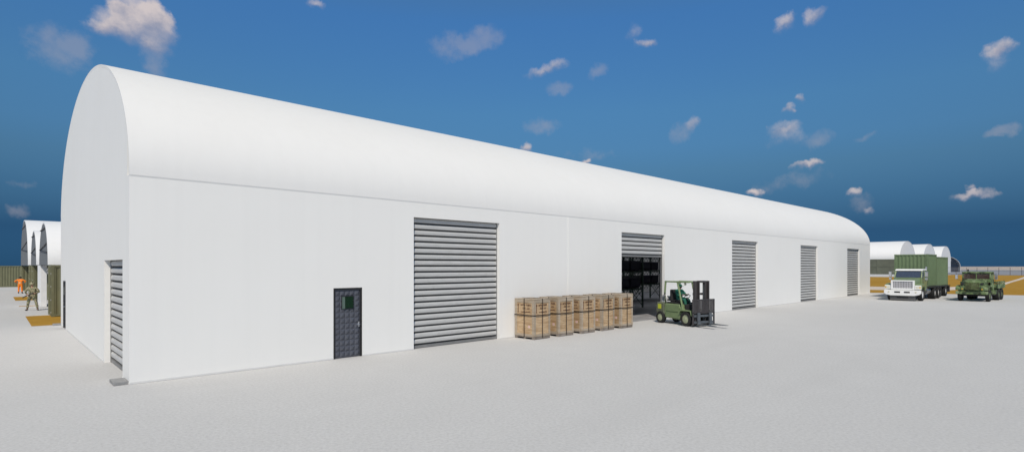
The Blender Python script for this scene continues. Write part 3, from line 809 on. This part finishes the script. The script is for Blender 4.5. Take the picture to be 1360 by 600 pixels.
MB().tube([(.36+.17*math.cos(2*PI*i/20)*.75, .17*math.sin(2*PI*i/20), 1.33+.17*math.cos(2*PI*i/20)*.62) for i in range(21)], .016, 6).build('steering_wheel', M['vinyl'], F, smooth=60)
MB().box(.56, .74, -.36, .36, .72, 1.00).build('dashboard', M['vinyl'], F, bevel=.03)
for s in (-1, 1):
    b = MB(); y = s*.30
    b.box(1.20, 1.24, y-.14, y+.14, .06, 2.12).box(1.24, 1.36, y+s*.09, y+s*.14, .06, 2.12).box(1.24, 1.36, y-s*.14, y-s*.10, .06, 2.10)
    b.build('mast_rail', M['mast'], F, bevel=.006)
    MB().tube([(1.27, s*.17, .2), (1.27, s*.17, 1.95)], .028, 8).build('lift_cylinder', M['carriage'], F)
    MB().box(1.10, 1.30, y-.05, y+.05, .36, .46).build('tilt_bracket', M['mast'], F)
MB().box(1.19, 1.38, -.16, .16, 2.05, 2.13).box(1.17, 1.195, -.43, .43, 1.46, 1.56).box(1.17, 1.195, -.43, .43, .10, .22).build('mast_crossbar', M['mast'], F)
bw = .68; b = MB()
b.box(1.40, 1.45, -bw, bw, 1.22, 1.28).box(1.40, 1.45, -bw, bw, .62, .67)
for s in (-1, 1): b.box(1.40, 1.45, min(s*bw, s*(bw-.07)), max(s*bw, s*(bw-.07)), .10, 1.22)
k = 15
for i in range(k):
    y = -bw+.10+(2*bw-.20)*i/(k-1); b.box(1.415, 1.44, y-.030, y+.030, .67, 1.22)
b.build('load_backrest', M['mast'], F, bevel=.006)
MB().box(1.39, 1.45, -bw+.08, bw-.08, .46, .56).box(1.39, 1.45, -bw+.08, bw-.08, .16, .27).build('fork_carriage', M['carriage'], F, bevel=.006)
for s in (-1, 1):
    y = s*.36
    b = MB().prism([(1.455, .09), (2.50, .135), (2.50, .15), (1.56, .16), (1.53, .20), (1.515, .66), (1.455, .66)], y-.075, y+.075, 'y')
    b.build('fork', M['carriage'], F, bevel=.006)
for s in (-1, 1):
    b = MB().lathe([(0, .06), (.06, .055)], (.66, s*.42, 1.955), 'x', 14, M['lamp']); b.build('work_lamp', None, F, smooth=40)
pd = dict(pelvis=(-.12, 0, 1.22), chest=(-.16, 0, 1.50), neck=(-.12, 0, 1.68), head=(-.09, 0, 1.80),
          lsh=(-.15, .18, 1.60), rsh=(-.15, -.18, 1.60), lel=(.02, .27, 1.38), rel=(.02, -.27, 1.38), lwr=(.24, .15, 1.42), rwr=(.24, -.15, 1.42),
          lhip=(-.08, .10, 1.20), rhip=(-.08, -.10, 1.20), lkn=(.34, .13, 1.20), rkn=(.34, -.13, 1.20), lan=(.46, .13, .84), ran=(.46, -.13, .84), ltoe=(.56, .13, .79), rtoe=(.56, -.13, .79))
dv, P_, up_, f_ = person((22.01, -1.92, .002), hd, pd, 'forklift driver in dark green work suit and cap gripping the wheel', M['teal'], M['hair'])
h = P_['head']
b = MB(); b.lathe([(.01, .103), (.05, .102), (.095, .075), (.115, .02)], (h.x-.01, h.y, h.z+.015), 'z', 18).prism([(h.x+.04, h.y-.08), (h.x+.17, h.y-.05), (h.x+.19, h.y), (h.x+.17, h.y+.05), (h.x+.04, h.y+.08)], h.z+.028, h.z+.042, 'z')
b.build('cap', M['teal2'], dv, smooth=45)
MB().lathe([(-.05, .098), (.0, .101)], (h.x-.022, h.y, h.z), 'z', 18).build('hair', M['hair'], dv, smooth=60)
MB().lathe([(-.02, .150), (.02, .150)], (-.13, 0, 1.26), 'z', 20).build('waist_band', M['sticker'], dv, smooth=60)

# ------------------------------------------------------------------ cargo truck + trailer (front towards -x)
TK = thing('container_truck', (51.2, -5.03, .002), R(-1.5), 'green and white bonneted truck hauling a tall container', 'truck')
for s in (-1, 1):
    wheel(TK, 1.12, s*1.03, .50, .30, M['white'], s)
    for x in (5.25, 6.55): wheel(TK, x, s*.98, .50, .50, M['white'], s)
MB().box(.35, 8.0, -.42, -.34, .60, .85).box(.35, 8.0, .34, .42, .60, .85).box(1.0, 1.25, -.95, .95, .42, .56).box(5.15, 5.35, -.8, .8, .42, .58).box(6.45, 6.65, -.8, .8, .42, .58).build('chassis', M['chassis'], TK)
bp = [(-1.24, .88), (1.24, .88), (1.26, .62), (1.12, .50), (.80, .42), (-.80, .42), (-1.12, .50), (-1.26, .62)]
b = MB().prism(bp, 0, .30, 'x'); bmp = b.build('bumper', M['truckwhite'], TK, bevel=.03)
for y in (-.33, .33): MB().box(-.004, .02, y-.20, y+.20, .64, .76).build('bumper_slot', M['chassis'], bmp)
for y in (-.92, .92): MB().lathe([(-.012, .07), (.02, .075)], (0, y, .70), 'x', 16).build('fog_light', M['lamp'], bmp, smooth=30)
b = MB().box(.16, .26, -.86, .86, .06, .42, M['underbumper_shade']).box(.14, .16, -.38, .38, .22, .31, M['chassis']); b.build('underbumper_shade_panel', None, TK)  # dark panel standing in for the shadow beneath the bumper
b = MB()
gy, g0, g1 = .80, .90, 1.66
b.box(.14, .34, -gy, -gy+.12, g0, g1).box(.14, .34, gy-.12, gy, g0, g1).box(.14, .34, -gy+.12, gy-.12, g1-.10, g1).box(.14, .34, -gy+.12, gy-.12, g0, g0+.12)
b.build('grille_surround', M['truckwhite'], TK, bevel=.02)
b = MB().box(.24, .30, -.68, .68, 1.02, 1.56, M['chassis'])
for i in range(13): yy = -.66+i*.11; b.box(.19, .235, yy-.036, yy+.036, 1.02, 1.56, M['grille'])
for zz in (1.13, 1.29, 1.45): b.box(.195, .236, -.68, .68, zz-.014, zz+.014, M['grille'])
b.build('grille', None, TK)
# bonnet and flared wings
hp = [(-.80, .92), (-.84, 1.52), (-.74, 1.66), (.74, 1.66), (.84, 1.52), (.80, .92)]
k = MB(); pts = [(.30, y, z) for y, z in hp] + [(1.75, y*1.05, z if z < 1 else z+.20) for y, z in hp]
n = 6; k.poly(pts, [tuple(range(n)), tuple(range(n, 2*n))] + [(i, (i+1) % n, n+(i+1) % n, n+i) for i in range(n)]); k.build('bonnet', M['truckgreen'], TK, bevel=.05, smooth=45)
for s in (-1, 1):
    a = [(.28, .92), (.26, 1.22), (.50, 1.36), (1.20, 1.40), (1.75, 1.25), (1.80, .80), (1.68, .80), (1.58, 1.05), (1.12, 1.16), (.66, 1.05), (.50, .90)]
    MB().prism(a, min(s*.80, s*1.24), max(s*.80, s*1.24), 'y').build('wing', M['truckgreen'], TK, bevel=.04)
    MB().box(.20, .262, min(s*.82, s*1.24), max(s*.82, s*1.24), .93, 1.26).build('headlight_bezel', M['truckwhite'], TK, bevel=.02)
    MB().box(.185, .205, min(s*.88, s*1.10), max(s*.88, s*1.10), 1.00, 1.18).build('headlight', M['lamp'], TK, bevel=.02)
    MB().box(.19, .21, min(s*1.12, s*1.21), max(s*1.12, s*1.21), 1.00, 1.18).build('indicator', M['amber'], TK, bevel=.01)
# cab
cw = .97
MB().box(1.75, 3.55, -cw, cw, .80, 1.86).build('cab_body', M['truckgreen'], TK, bevel=.05)
for s in (-1, 1):
    y = s*.93; b = MB()
    b.tube([(1.78, y, 1.84), (2.15, y*.96, 2.44)], .055, 8); b.build('cab_pillar', M['truckgreen'], TK)
    MB().box(2.66, 2.74, y-.05, y+.05, 1.85, 2.44).build('cab_pillar', M['truckgreen'], TK)
    MB().box(3.40, 3.55, y-.06, y+.06, 1.85, 2.44).build('cab_pillar', M['truckgreen'], TK)
MB().box(3.46, 3.55, -.868, .868, 1.865, 2.44).build('cab_rear', M['truckgreen'], TK)
MB().prism([(2.02, 2.42), (2.10, 2.53), (2.4, 2.58), (3.45, 2.58), (3.58, 2.51), (3.58, 2.42)], -.95, .95, 'y').build('cab_roof', M['truckwhite'], TK, bevel=.04)
MB().poly([(1.80, -.86, 1.87), (1.80, .86, 1.87), (2.13, .84, 2.42), (2.13, -.84, 2.42)], [(0, 1, 2, 3)]).build('windscreen', M['glass'], TK)
MB().box(1.775, 1.80, -.016, .016, 1.86, 1.87).tube([(1.97, 0, 2.19), (1.80, .0, 1.87)], .012, 6).build('windscreen_divider', M['chassis'], TK) if False else None
for s in (-1, 1):
    MB().poly([(1.95, s*.94, 1.88), (3.38, s*.94, 1.88), (3.38, s*.92, 2.41), (2.22, s*.92, 2.41)], [(0, 1, 2, 3)]).build('side_window', M['glass'], TK)
    dr = MB().box(1.90, 2.95, min(s*.972, s*.985), max(s*.972, s*.985), .88, 1.84).build('door', M['truckgreen'], TK, bevel=.005)
    MB().box(2.76, 2.90, min(s*.986, s*1.01), max(s*.986, s*1.01), 1.58, 1.62).build('handle', M['chassis'], dr)
    MB().box(2.45, 2.95, min(s*.30, s*.80), max(s*.30, s*.80), 1.55, 2.25).build('cab_seat', M['seatfab'], TK, bevel=.05)
    mr = MB().tube([(1.95, s*.95, 2.34), (1.90, s*1.22, 2.34), (1.90, s*1.22, 1.66), (1.95, s*.97, 1.62)], .020, 6).build('mirror_arm', M['galv'], TK)
    MB().box(1.84, 1.93, min(s*1.14, s*1.36), max(s*1.14, s*1.36), 1.92, 2.36).box(1.85, 1.93, min(s*1.14, s*1.34), max(s*1.14, s*1.34), 1.66, 1.86).build('mirror', M['mirror'], mr, bevel=.03)
    MB().lathe([(3.0, .28), (4.3, .28)], (0, s*.80, .72), 'x', 22).build('fuel_tank', M['chrome'], TK, smooth=40)
    MB().box(1.95, 2.75, min(s*.80, s*1.08), max(s*.80, s*1.08), .42, .47).build('step', M['chassis'], TK)
MB().tube([(1.80, 0, 1.78), (2.25, .40, 1.80)], .01, 6).tube([(2.25, .46, 1.68), (2.25, .46, 1.95)], .02, 6).build('dashboard', M['chassis'], TK)
MB().tube([(2.35+.03*math.cos(2*PI*i/18), .46+.21*math.cos(2*PI*i/18), 1.98+.21*math.sin(2*PI*i/18)) for i in range(19)], .016, 6).build('steering_wheel', M['chassis'], TK)
b = MB().tube([(3.68, -.88, .7), (3.68, -.88, 2.75)], .07, 10); b.build('exhaust_stack', M['chrome'], TK, smooth=40)
b = MB().box(3.75, 8.0, -1.20, 1.20, .98, 1.075); 
for x in (4.5, 5.9, 7.4): b.box(x, x+.10, -.9, .9, .86, .98)
b.build('flatbed', M['chassis'], TK)
for s in (-1, 1):
    MB().box(7.20, 7.26, min(s*.72, s*1.2), max(s*.72, s*1.2), .35, .97).build('mudflap', M['chassis'], TK)
container((55.72, -4.78, 1.08), R(-1.5), 'tall green container riding on the truck behind its cab', M['green'], M['green'], Lc=3.20, Hc=2.76, doors=False, group='green containers on truck and trailer')
TR = thing('flat_trailer', (59.0, -4.86, .002), R(-1.5), 'dark flat trailer coupled behind the green and white truck', 'trailer')
b = MB().box(.25, 5.8, -1.2, 1.2, .92, 1.0).box(.3, 5.8, -.42, -.34, .66, .92).box(.3, 5.8, .34, .42, .66, .92).box(1.5, 1.7, -.8, .8, .42, .6).box(3.85, 4.05, -.8, .8, .42, .6).tube([(.3, 0, .72), (-.95, 0, .72)], .06, 8); b.build('deck', M['chassis'], TR)
for s in (-1, 1):
    for x in (1.6, 3.95): wheel(TR, x, s*.98, .48, .46, M['white'], s)
    MB().box(5.55, 5.6, min(s*.7, s*1.2), max(s*.7, s*1.2), .35, .9).build('mudflap', M['chassis'], TR)
container((59.28, -4.72, 1.004), R(-1.5), 'green container on the trailer, slightly lower than the one ahead', M['green'], M['green'], Lc=5.2, Hc=2.66, doors=False, group='green containers on truck and trailer')

# ------------------------------------------------------------------ army truck (front towards -x)
AT = thing('army_truck', (54.15, -9.04, .002), R(-4), 'open green camouflaged six-wheeled army truck at right of the container truck', 'army truck')
TC = M['truckcamo']; AT.scale = (.96, .96, .96)
for s in (-1, 1):
    wheel(AT, .95, s*.90, .49, .26, M['truckcamo'], s)
    for x in (4.25, 5.45): wheel(AT, x, s*.86, .49, .44, M['truckcamo'], s)
MB().box(.1, 6.4, -.40, -.32, .60, .82).box(.1, 6.4, .32, .40, .60, .82).box(.85, 1.05, -.85, .85, .42, .58).box(4.15, 4.35, -.8, .8, .42, .58).box(5.35, 5.55, -.8, .8, .42, .58).tube([(1, 0, .62), (5.4, 0, .58)], .06, 8).build('chassis', M['chassis'], AT)
MB().box(-.04, .10, -1.05, 1.05, .60, .84).build('bumper', TC, AT, bevel=.02)
for s in (-1, 1):
    MB().tube([(-.06, s*.55, .66), (-.12, s*.55, .72), (-.06, s*.55, .78)], .02, 6).build('tow_shackle', M['chassis'], AT)
sp = [(.20, .86), (.18, 1.18), (.18, 1.62), (.22, 1.66), (.30, 1.66), (.30, .86)]
MB().prism(sp, -.78, .78, 'y').build('front_panel', TC, AT, bevel=.03)
b = MB().box(.155, .178, -.46, .46, .95, 1.55, M['rust'])
for i in range(12): y = -.44+i*.08; b.box(.135, .154, y-.012, y+.012, .94, 1.56, TC)
b.build('grille', None, AT)
for s in (-1, 1):
    MB().lathe([(.13, .085), (.20, .095)], (0, s*.62, 1.45), 'x', 18).build('headlight', M['chassis'], AT, smooth=30)
    MB().lathe([(.12, .055), (.20, .06)], (0, s*.64, 1.02), 'x', 14).build('marker_light', M['amber'], AT, smooth=30)
n = 9; k = MB(); pts = []
for x, dz, wd in ((.24, 0, .78), (.9, .06, .76), (1.65, .12, .78)):
    pts += [(x, wd*math.cos(PI*i/(n-1)), 1.52+dz+.20*math.sin(PI*i/(n-1))**.7 if 0 < i < n-1 else 1.30) for i in range(n)]
fs = [(j*n+i, j*n+i+1, (j+1)*n+i+1, (j+1)*n+i) for j in range(2) for i in range(n-1)] + [tuple(range(n)), tuple(range(2*n, 3*n))] + [(0, n, 2*n, 3*n-1, 2*n-1, n-1)]
k.poly(pts, fs).build('bonnet', TC, AT, smooth=50)
for s in (-1, 1):
    MB().box(.28, 1.65, min(s*.70, s*.775), max(s*.70, s*.775), .86, 1.42).build('bonnet_side', TC, AT)
    a = [(.18, .92), (.16, 1.10), (.30, 1.24), (.60, 1.32), (1.25, 1.32), (1.62, 1.12), (1.70, .66), (1.62, .66), (1.52, 1.02), (1.22, 1.22), (.62, 1.22), (.38, 1.14), (.26, .92)]
    MB().prism(a, min(s*.78, s*1.10), max(s*.78, s*1.10), 'y').build('wing', TC, AT, bevel=.02)
    MB().box(1.66, 2.75, min(s*.90, s*.96), max(s*.90, s*.96), .92, 1.78).build('door', TC, AT, bevel=.02)
    MB().box(1.7, 2.5, min(s*.80, s*1.10), max(s*.80, s*1.10), .50, .55).build('step', M['chassis'], AT)
    MB().box(2.15, 2.6, min(s*.2, s*.75), max(s*.2, s*.75), 1.2, 1.9).build('cab_seat', M['seatfab'], AT, bevel=.05)
    ar = MB().tube([(1.66, s*.92, 1.70), (1.55, s*1.28, 1.78), (1.55, s*1.30, 2.26), (1.72, s*.94, 2.26)], .016, 6).build('mirror_arm', M['chassis'], AT)
    MB().box(1.50, 1.56, min(s*1.20, s*1.40), max(s*1.20, s*1.40), 1.82, 2.22).build('mirror', M['mirror'], ar, bevel=.02)
MB().box(1.64, 1.74, -.95, .95, 1.55, 1.78).box(1.70, 2.85, -.90, .90, .85, .98).box(2.72, 2.84, -.95, .95, .98, 1.85).build('cab_body', TC, AT, bevel=.02)
b = MB().box(1.66, 1.73, -.95, -.86, 1.78, 2.36).box(1.66, 1.73, .86, .95, 1.78, 2.36).box(1.66, 1.73, -.86, .86, 2.28, 2.36).box(1.66, 1.73, -.86, .86, 1.78, 1.84).box(1.66, 1.73, -.03, .03, 1.84, 2.28)
b.build('windscreen_frame', TC, AT, bevel=.01)
for s in (-1, 1): MB().box(1.69, 1.70, min(s*.032, s*.858), max(s*.032, s*.858), 1.842, 2.278).build('windscreen', M['glass_brown_refl'], AT)
MB().prism([(1.60, 2.36), (1.66, 2.44), (2.7, 2.46), (2.9, 2.40), (2.9, 2.36)], -.95, .95, 'y').build('cab_roof', TC, AT, bevel=.03)
b = MB()
for s in (-1, 1): b.box(2.78, 2.86, s*.90-.04, s*.90+.04, 1.85, 2.37)
b.box(2.78, 2.84, -.86, .86, 1.85, 2.36); b.build('cab_rear', TC, AT)
MB().tube([(1.88+.03*math.cos(2*PI*i/18), .42+.20*math.cos(2*PI*i/18), 1.82+.20*math.sin(2*PI*i/18)) for i in range(19)], .014, 6).build('steering_wheel', M['chassis'], AT)
MB().tube([(2.98, .80, .6), (2.98, .80, 2.65)], .06, 10).build('exhaust_stack', M['chassis'], AT, smooth=40)
MB().box(3.05, 6.45, -1.12, 1.12, 1.05, 1.15).build('bed_floor', TC, AT)
for s in (-1, 1):
    b = MB()
    for z0, z1 in ((1.152, 1.42), (1.47, 1.60)): b.box(3.05, 6.45, min(s*1.06, s*1.11), max(s*1.06, s*1.11), z0, z1)
    for x in (3.1, 3.9, 4.7, 5.5, 6.35): b.box(x, x+.08, min(s*1.0, s*1.055), max(s*1.0, s*1.055), 1.152, 1.66)
    b.build('bed_side', TC, AT)
    MB().box(3.75, 5.95, min(s*.62, s*1.10), max(s*.62, s*1.10), 1.0, 1.045).build('bed_mudguard', TC, AT)
    MB().box(3.05, 3.62, min(s*.62, s*1.02), max(s*.62, s*1.02), .55, .95).build('stowage_box', TC, AT, bevel=.02)
b = MB()
for z0, z1 in ((1.152, 1.4), (1.45, 1.62)): b.box(3.05, 3.10, -1.05, 1.05, z0, z1)
b.build('bed_headboard', TC, AT)
o = wheel(AT, 3.4, -.2, .46, .24, TC, -1, name='spare_wheel'); o.location = (2.95, .1, 1.62); o.rotation_euler = (0, 0, PI/2)

# ------------------------------------------------------------------ sun and sky
SUN_EL = R(47)
ap = 692.0                                                          # shadows run away from the viewer
sd = (FWD*FPX + RGT*(ap-680)).normalized()                           # horizontal direction the light travels
tosun = Vector((-sd.x*math.cos(SUN_EL), -sd.y*math.cos(SUN_EL), math.sin(SUN_EL)))
ld = bpy.data.lights.new('sun', 'SUN'); lo = bpy.data.objects.new('sun', ld); COL.objects.link(lo)
ld.energy = 3.5; ld.angle = R(.5); ld.color = (1, .915, .80)
lo.rotation_euler = tosun.to_track_quat('Z', 'Y').to_euler(); lo.location = (0, 0, 60)

w = bpy.data.worlds.new('World'); S.world = w; w.use_nodes = True
nt = w.node_tree; bg = nt.nodes['Background']
sky = N(nt, 'ShaderNodeTexSky', sky_type='NISHITA', sun_disc=False)
sky.sun_elevation = SUN_EL; sky.sun_rotation = math.atan2(tosun.x, tosun.y)
sky.altitude = 200; sky.air_density = 1.; sky.dust_density = .3; sky.ozone_density = 2.
#SKYBEGIN
def M1(op, a, b=None, c=None, clamp=False):
    n = N(nt, 'ShaderNodeMath', operation=op, use_clamp=clamp)
    for s_, v in zip(n.inputs, (a, b, c)):
        if v is None: continue
        if hasattr(v, 'is_output'): nt.links.new(v, s_)
        else: s_.default_value = v
    return n.outputs[0]
def V1(op, a, b, out=0):
    n = N(nt, 'ShaderNodeVectorMath', operation=op)
    for s_, v in zip(n.inputs, (a, b)):
        if hasattr(v, 'is_output'): nt.links.new(v, s_)
        else: s_.default_value = v
    return n.outputs[out]
tc = N(nt, 'ShaderNodeTexCoord'); D0 = tc.outputs['Generated']
sep = N(nt, 'ShaderNodeSeparateXYZ'); nt.links.new(D0, sep.inputs[0])
K = .8/1.6
stops = [(.0, (.037, .142, .41)), (.0136, (.038, .14, .39)), (.057, (.052, .149, .329)), (.114, (.165, .333, .498)), (.164, (.293, .517, .653)), (.204, (.37, .665, .834)),
         (.265, (.45, .83, 1.02)), (.405, (.52, 1.04, 1.42)), (.60, (1.0, 1.25, 1.2)), (.9, (2.3, 1.85, 1.2))]
filt = ramp(nt, sep.outputs['Z'], [(p, tuple(v*K for v in c)) for p, c in stops])
base = mixc(nt, 1., sky.outputs[0], filt, 'MULTIPLY')
sc1 = N(nt, 'ShaderNodeVectorMath', operation='SCALE'); nt.links.new(base, sc1.inputs[0]); sc1.inputs['Scale'].default_value = 1.6
# scattered fair-weather clouds at their own bearings
wn = N(nt, 'ShaderNodeTexNoise'); wn.inputs['Scale'].default_value = 34; wn.inputs['Detail'].default_value = 5; wn.inputs['Roughness'].default_value = .6; nt.links.new(D0, wn.inputs['Vector'])
wv = V1('SUBTRACT', wn.outputs['Color'], (.5, .5, .5))
ws = N(nt, 'ShaderNodeVectorMath', operation='SCALE'); nt.links.new(wv, ws.inputs[0]); ws.inputs['Scale'].default_value = .030
DW_ = V1('ADD', D0, ws.outputs[0])
fn = N(nt, 'ShaderNodeTexNoise'); fn.inputs['Scale'].default_value = 42; fn.inputs['Detail'].default_value = 8; fn.inputs['Roughness'].default_value = .62; nt.links.new(D0, fn.inputs['Vector'])
fb = fn.outputs['Fac']
def dirv(px, py): return (FWD*FPX + RGT*(px-680) + Vector((0, 0, 353.4-py))).normalized()
def layer(puffs):
    dens = None; sh = None
    for (x, y, hw, hh, rot, s) in puffs:
        c = dirv(x, y); ca, sa = math.cos(R(rot)), math.sin(R(rot))
        du = (dirv(x+ca*4, y-sa*4)-c)/4*hw; dv_ = (dirv(x-sa*4, y-ca*4)-c)/4*hh
        rv = du/du.length_squared; uv = dv_/dv_.length_squared
        d = V1('SUBTRACT', DW_, tuple(c))
        u = V1('DOT_PRODUCT', d, tuple(rv), 1); v = V1('DOT_PRODUCT', d, tuple(uv), 1)
        m = M1('SUBTRACT', 1., M1('ADD', M1('MULTIPLY', u, u), M1('MULTIPLY', v, v)), clamp=True)
        m = M1('MULTIPLY', m, s)
        mv = M1('MULTIPLY', m, v)
        dens = m if dens is None else M1('ADD', dens, m); sh = mv if sh is None else M1('ADD', sh, mv)
    return dens, sh
big = [(196, 50, 40, 26, 0, 1.0), (168, 44, 34, 20, 0, .8), (160, 32, 42, 28, 15, 1.2), (188, 20, 48, 32, 0, 1.4), (212, 34, 28, 34, 0, 1.3), (206, 62, 22, 26, -10, .6), (128, 38, 20, 14, 10, .7), (154, 8, 15, 12, 0, .9),
       (725, 93, 34, 11, 16, .95), (860, 58, 18, 10, 0, 1.1), (842, 44, 11, 20, -25, .45), (419, 4, 16, 9, 0, .8),
       (1043, 31, 20, 14, 25, 1.0), (1083, 22, 20, 13, 30, .95), (1330, 64, 28, 16, 12, 1.1), (1322, 82, 22, 20, 20, .5), (1050, 144, 9, 9, 0, 1.05), (1063, 131, 7, 8, 30, .95),
       (1040, 170, 28, 12, 0, .7), (1040, 184, 34, 16, 0, .5), (1074, 219, 28, 8, 3, 1.3), (1004, 257, 13, 7, 0, 1.3), (1132, 256, 13, 8, 0, 1.2), (1154, 277, 11, 7, 0, .75),
       (1293, 259, 36, 8, 4, 1.1), (1290, 250, 9, 8, 0, .9), (918, 166, 14, 12, 30, .8), (700, 199, 11, 10, 0, 1.3), (777, 215, 10, 6, 0, 1.2)]
thin = [(75, 66, 55, 36, -10, 1.), (640, 52, 36, 22, 15, 1.2), (598, 62, 40, 22, 0, .8), (108, 62, 26, 26, 0, .8), (745, 117, 22, 13, 10, 1.), (795, 95, 18, 12, 20, 1.), (718, 168, 34, 14, 0, .9), (905, 178, 22, 16, 30, 1.),
        (1085, 186, 28, 14, 20, .9), (1335, 173, 26, 10, 0, 1.1), (1148, 184, 20, 6, 20, .7), (1054, 240, 60, 14, 10, .6), (30, 245, 26, 8, 0, .8), (26, 280, 22, 12, 0, 1.), (205, 82, 22, 34, 0, 1.0), (1145, 268, 26, 14, 0, .8), (785, 205, 40, 10, 0, .5)]
def alpha(dens, k, nz, off):
    return M1('ADD', M1('MULTIPLY', dens, k), M1('MULTIPLY', M1('SUBTRACT', fb, .5), nz))
dA, sA = layer(big); dB, sB = layer(thin)
vA = M1('ADD', M1('DIVIDE', sA, M1('ADD', dA, .03)), .10)
def smooth(x, lo, hi):
    n = N(nt, 'ShaderNodeMapRange', interpolation_type='SMOOTHSTEP'); nt.links.new(x, n.inputs[0]); n.inputs[1].default_value = lo; n.inputs[2].default_value = hi; return n.outputs[0]
gate = lambda d: M1('MULTIPLY', d, 8., clamp=True)
aA = M1('MULTIPLY', M1('MULTIPLY', smooth(alpha(dA, 1.1, 1.0, 0), .04, 1.6), gate(dA)), M1('MULTIPLY', smooth(vA, -.75, .25), .92))
aB = M1('MULTIPLY', M1('MULTIPLY', smooth(alpha(dB, .9, 1.6, 0), .05, 1.2), gate(dB)), .34)
shade = smooth(M1('ADD', M1('DIVIDE', sA, M1('ADD', dA, .05)), M1('MULTIPLY', M1('SUBTRACT', fb, .5), 1.6)), -.5, .65)
ccol = mixc(nt, shade, (3.0, 3.15, 4.1), (6.7, 5.9, 5.75))
c1 = mixc(nt, aB, sc1.outputs[0], (4.2, 4.0, 4.4))
c2 = mixc(nt, aA, c1, ccol)
nt.links.new(c2, bg.inputs[0])
#SKYEND
bg.inputs[1].default_value = .1

S.view_settings.view_transform = 'Standard'; S.view_settings.look = 'None'; S.view_settings.exposure = 0; S.view_settings.gamma = 1
S.render.engine = 'CYCLES'; S.cycles.max_bounces = 8; S.cycles.use_denoising = True
S.render.film_transparent = False
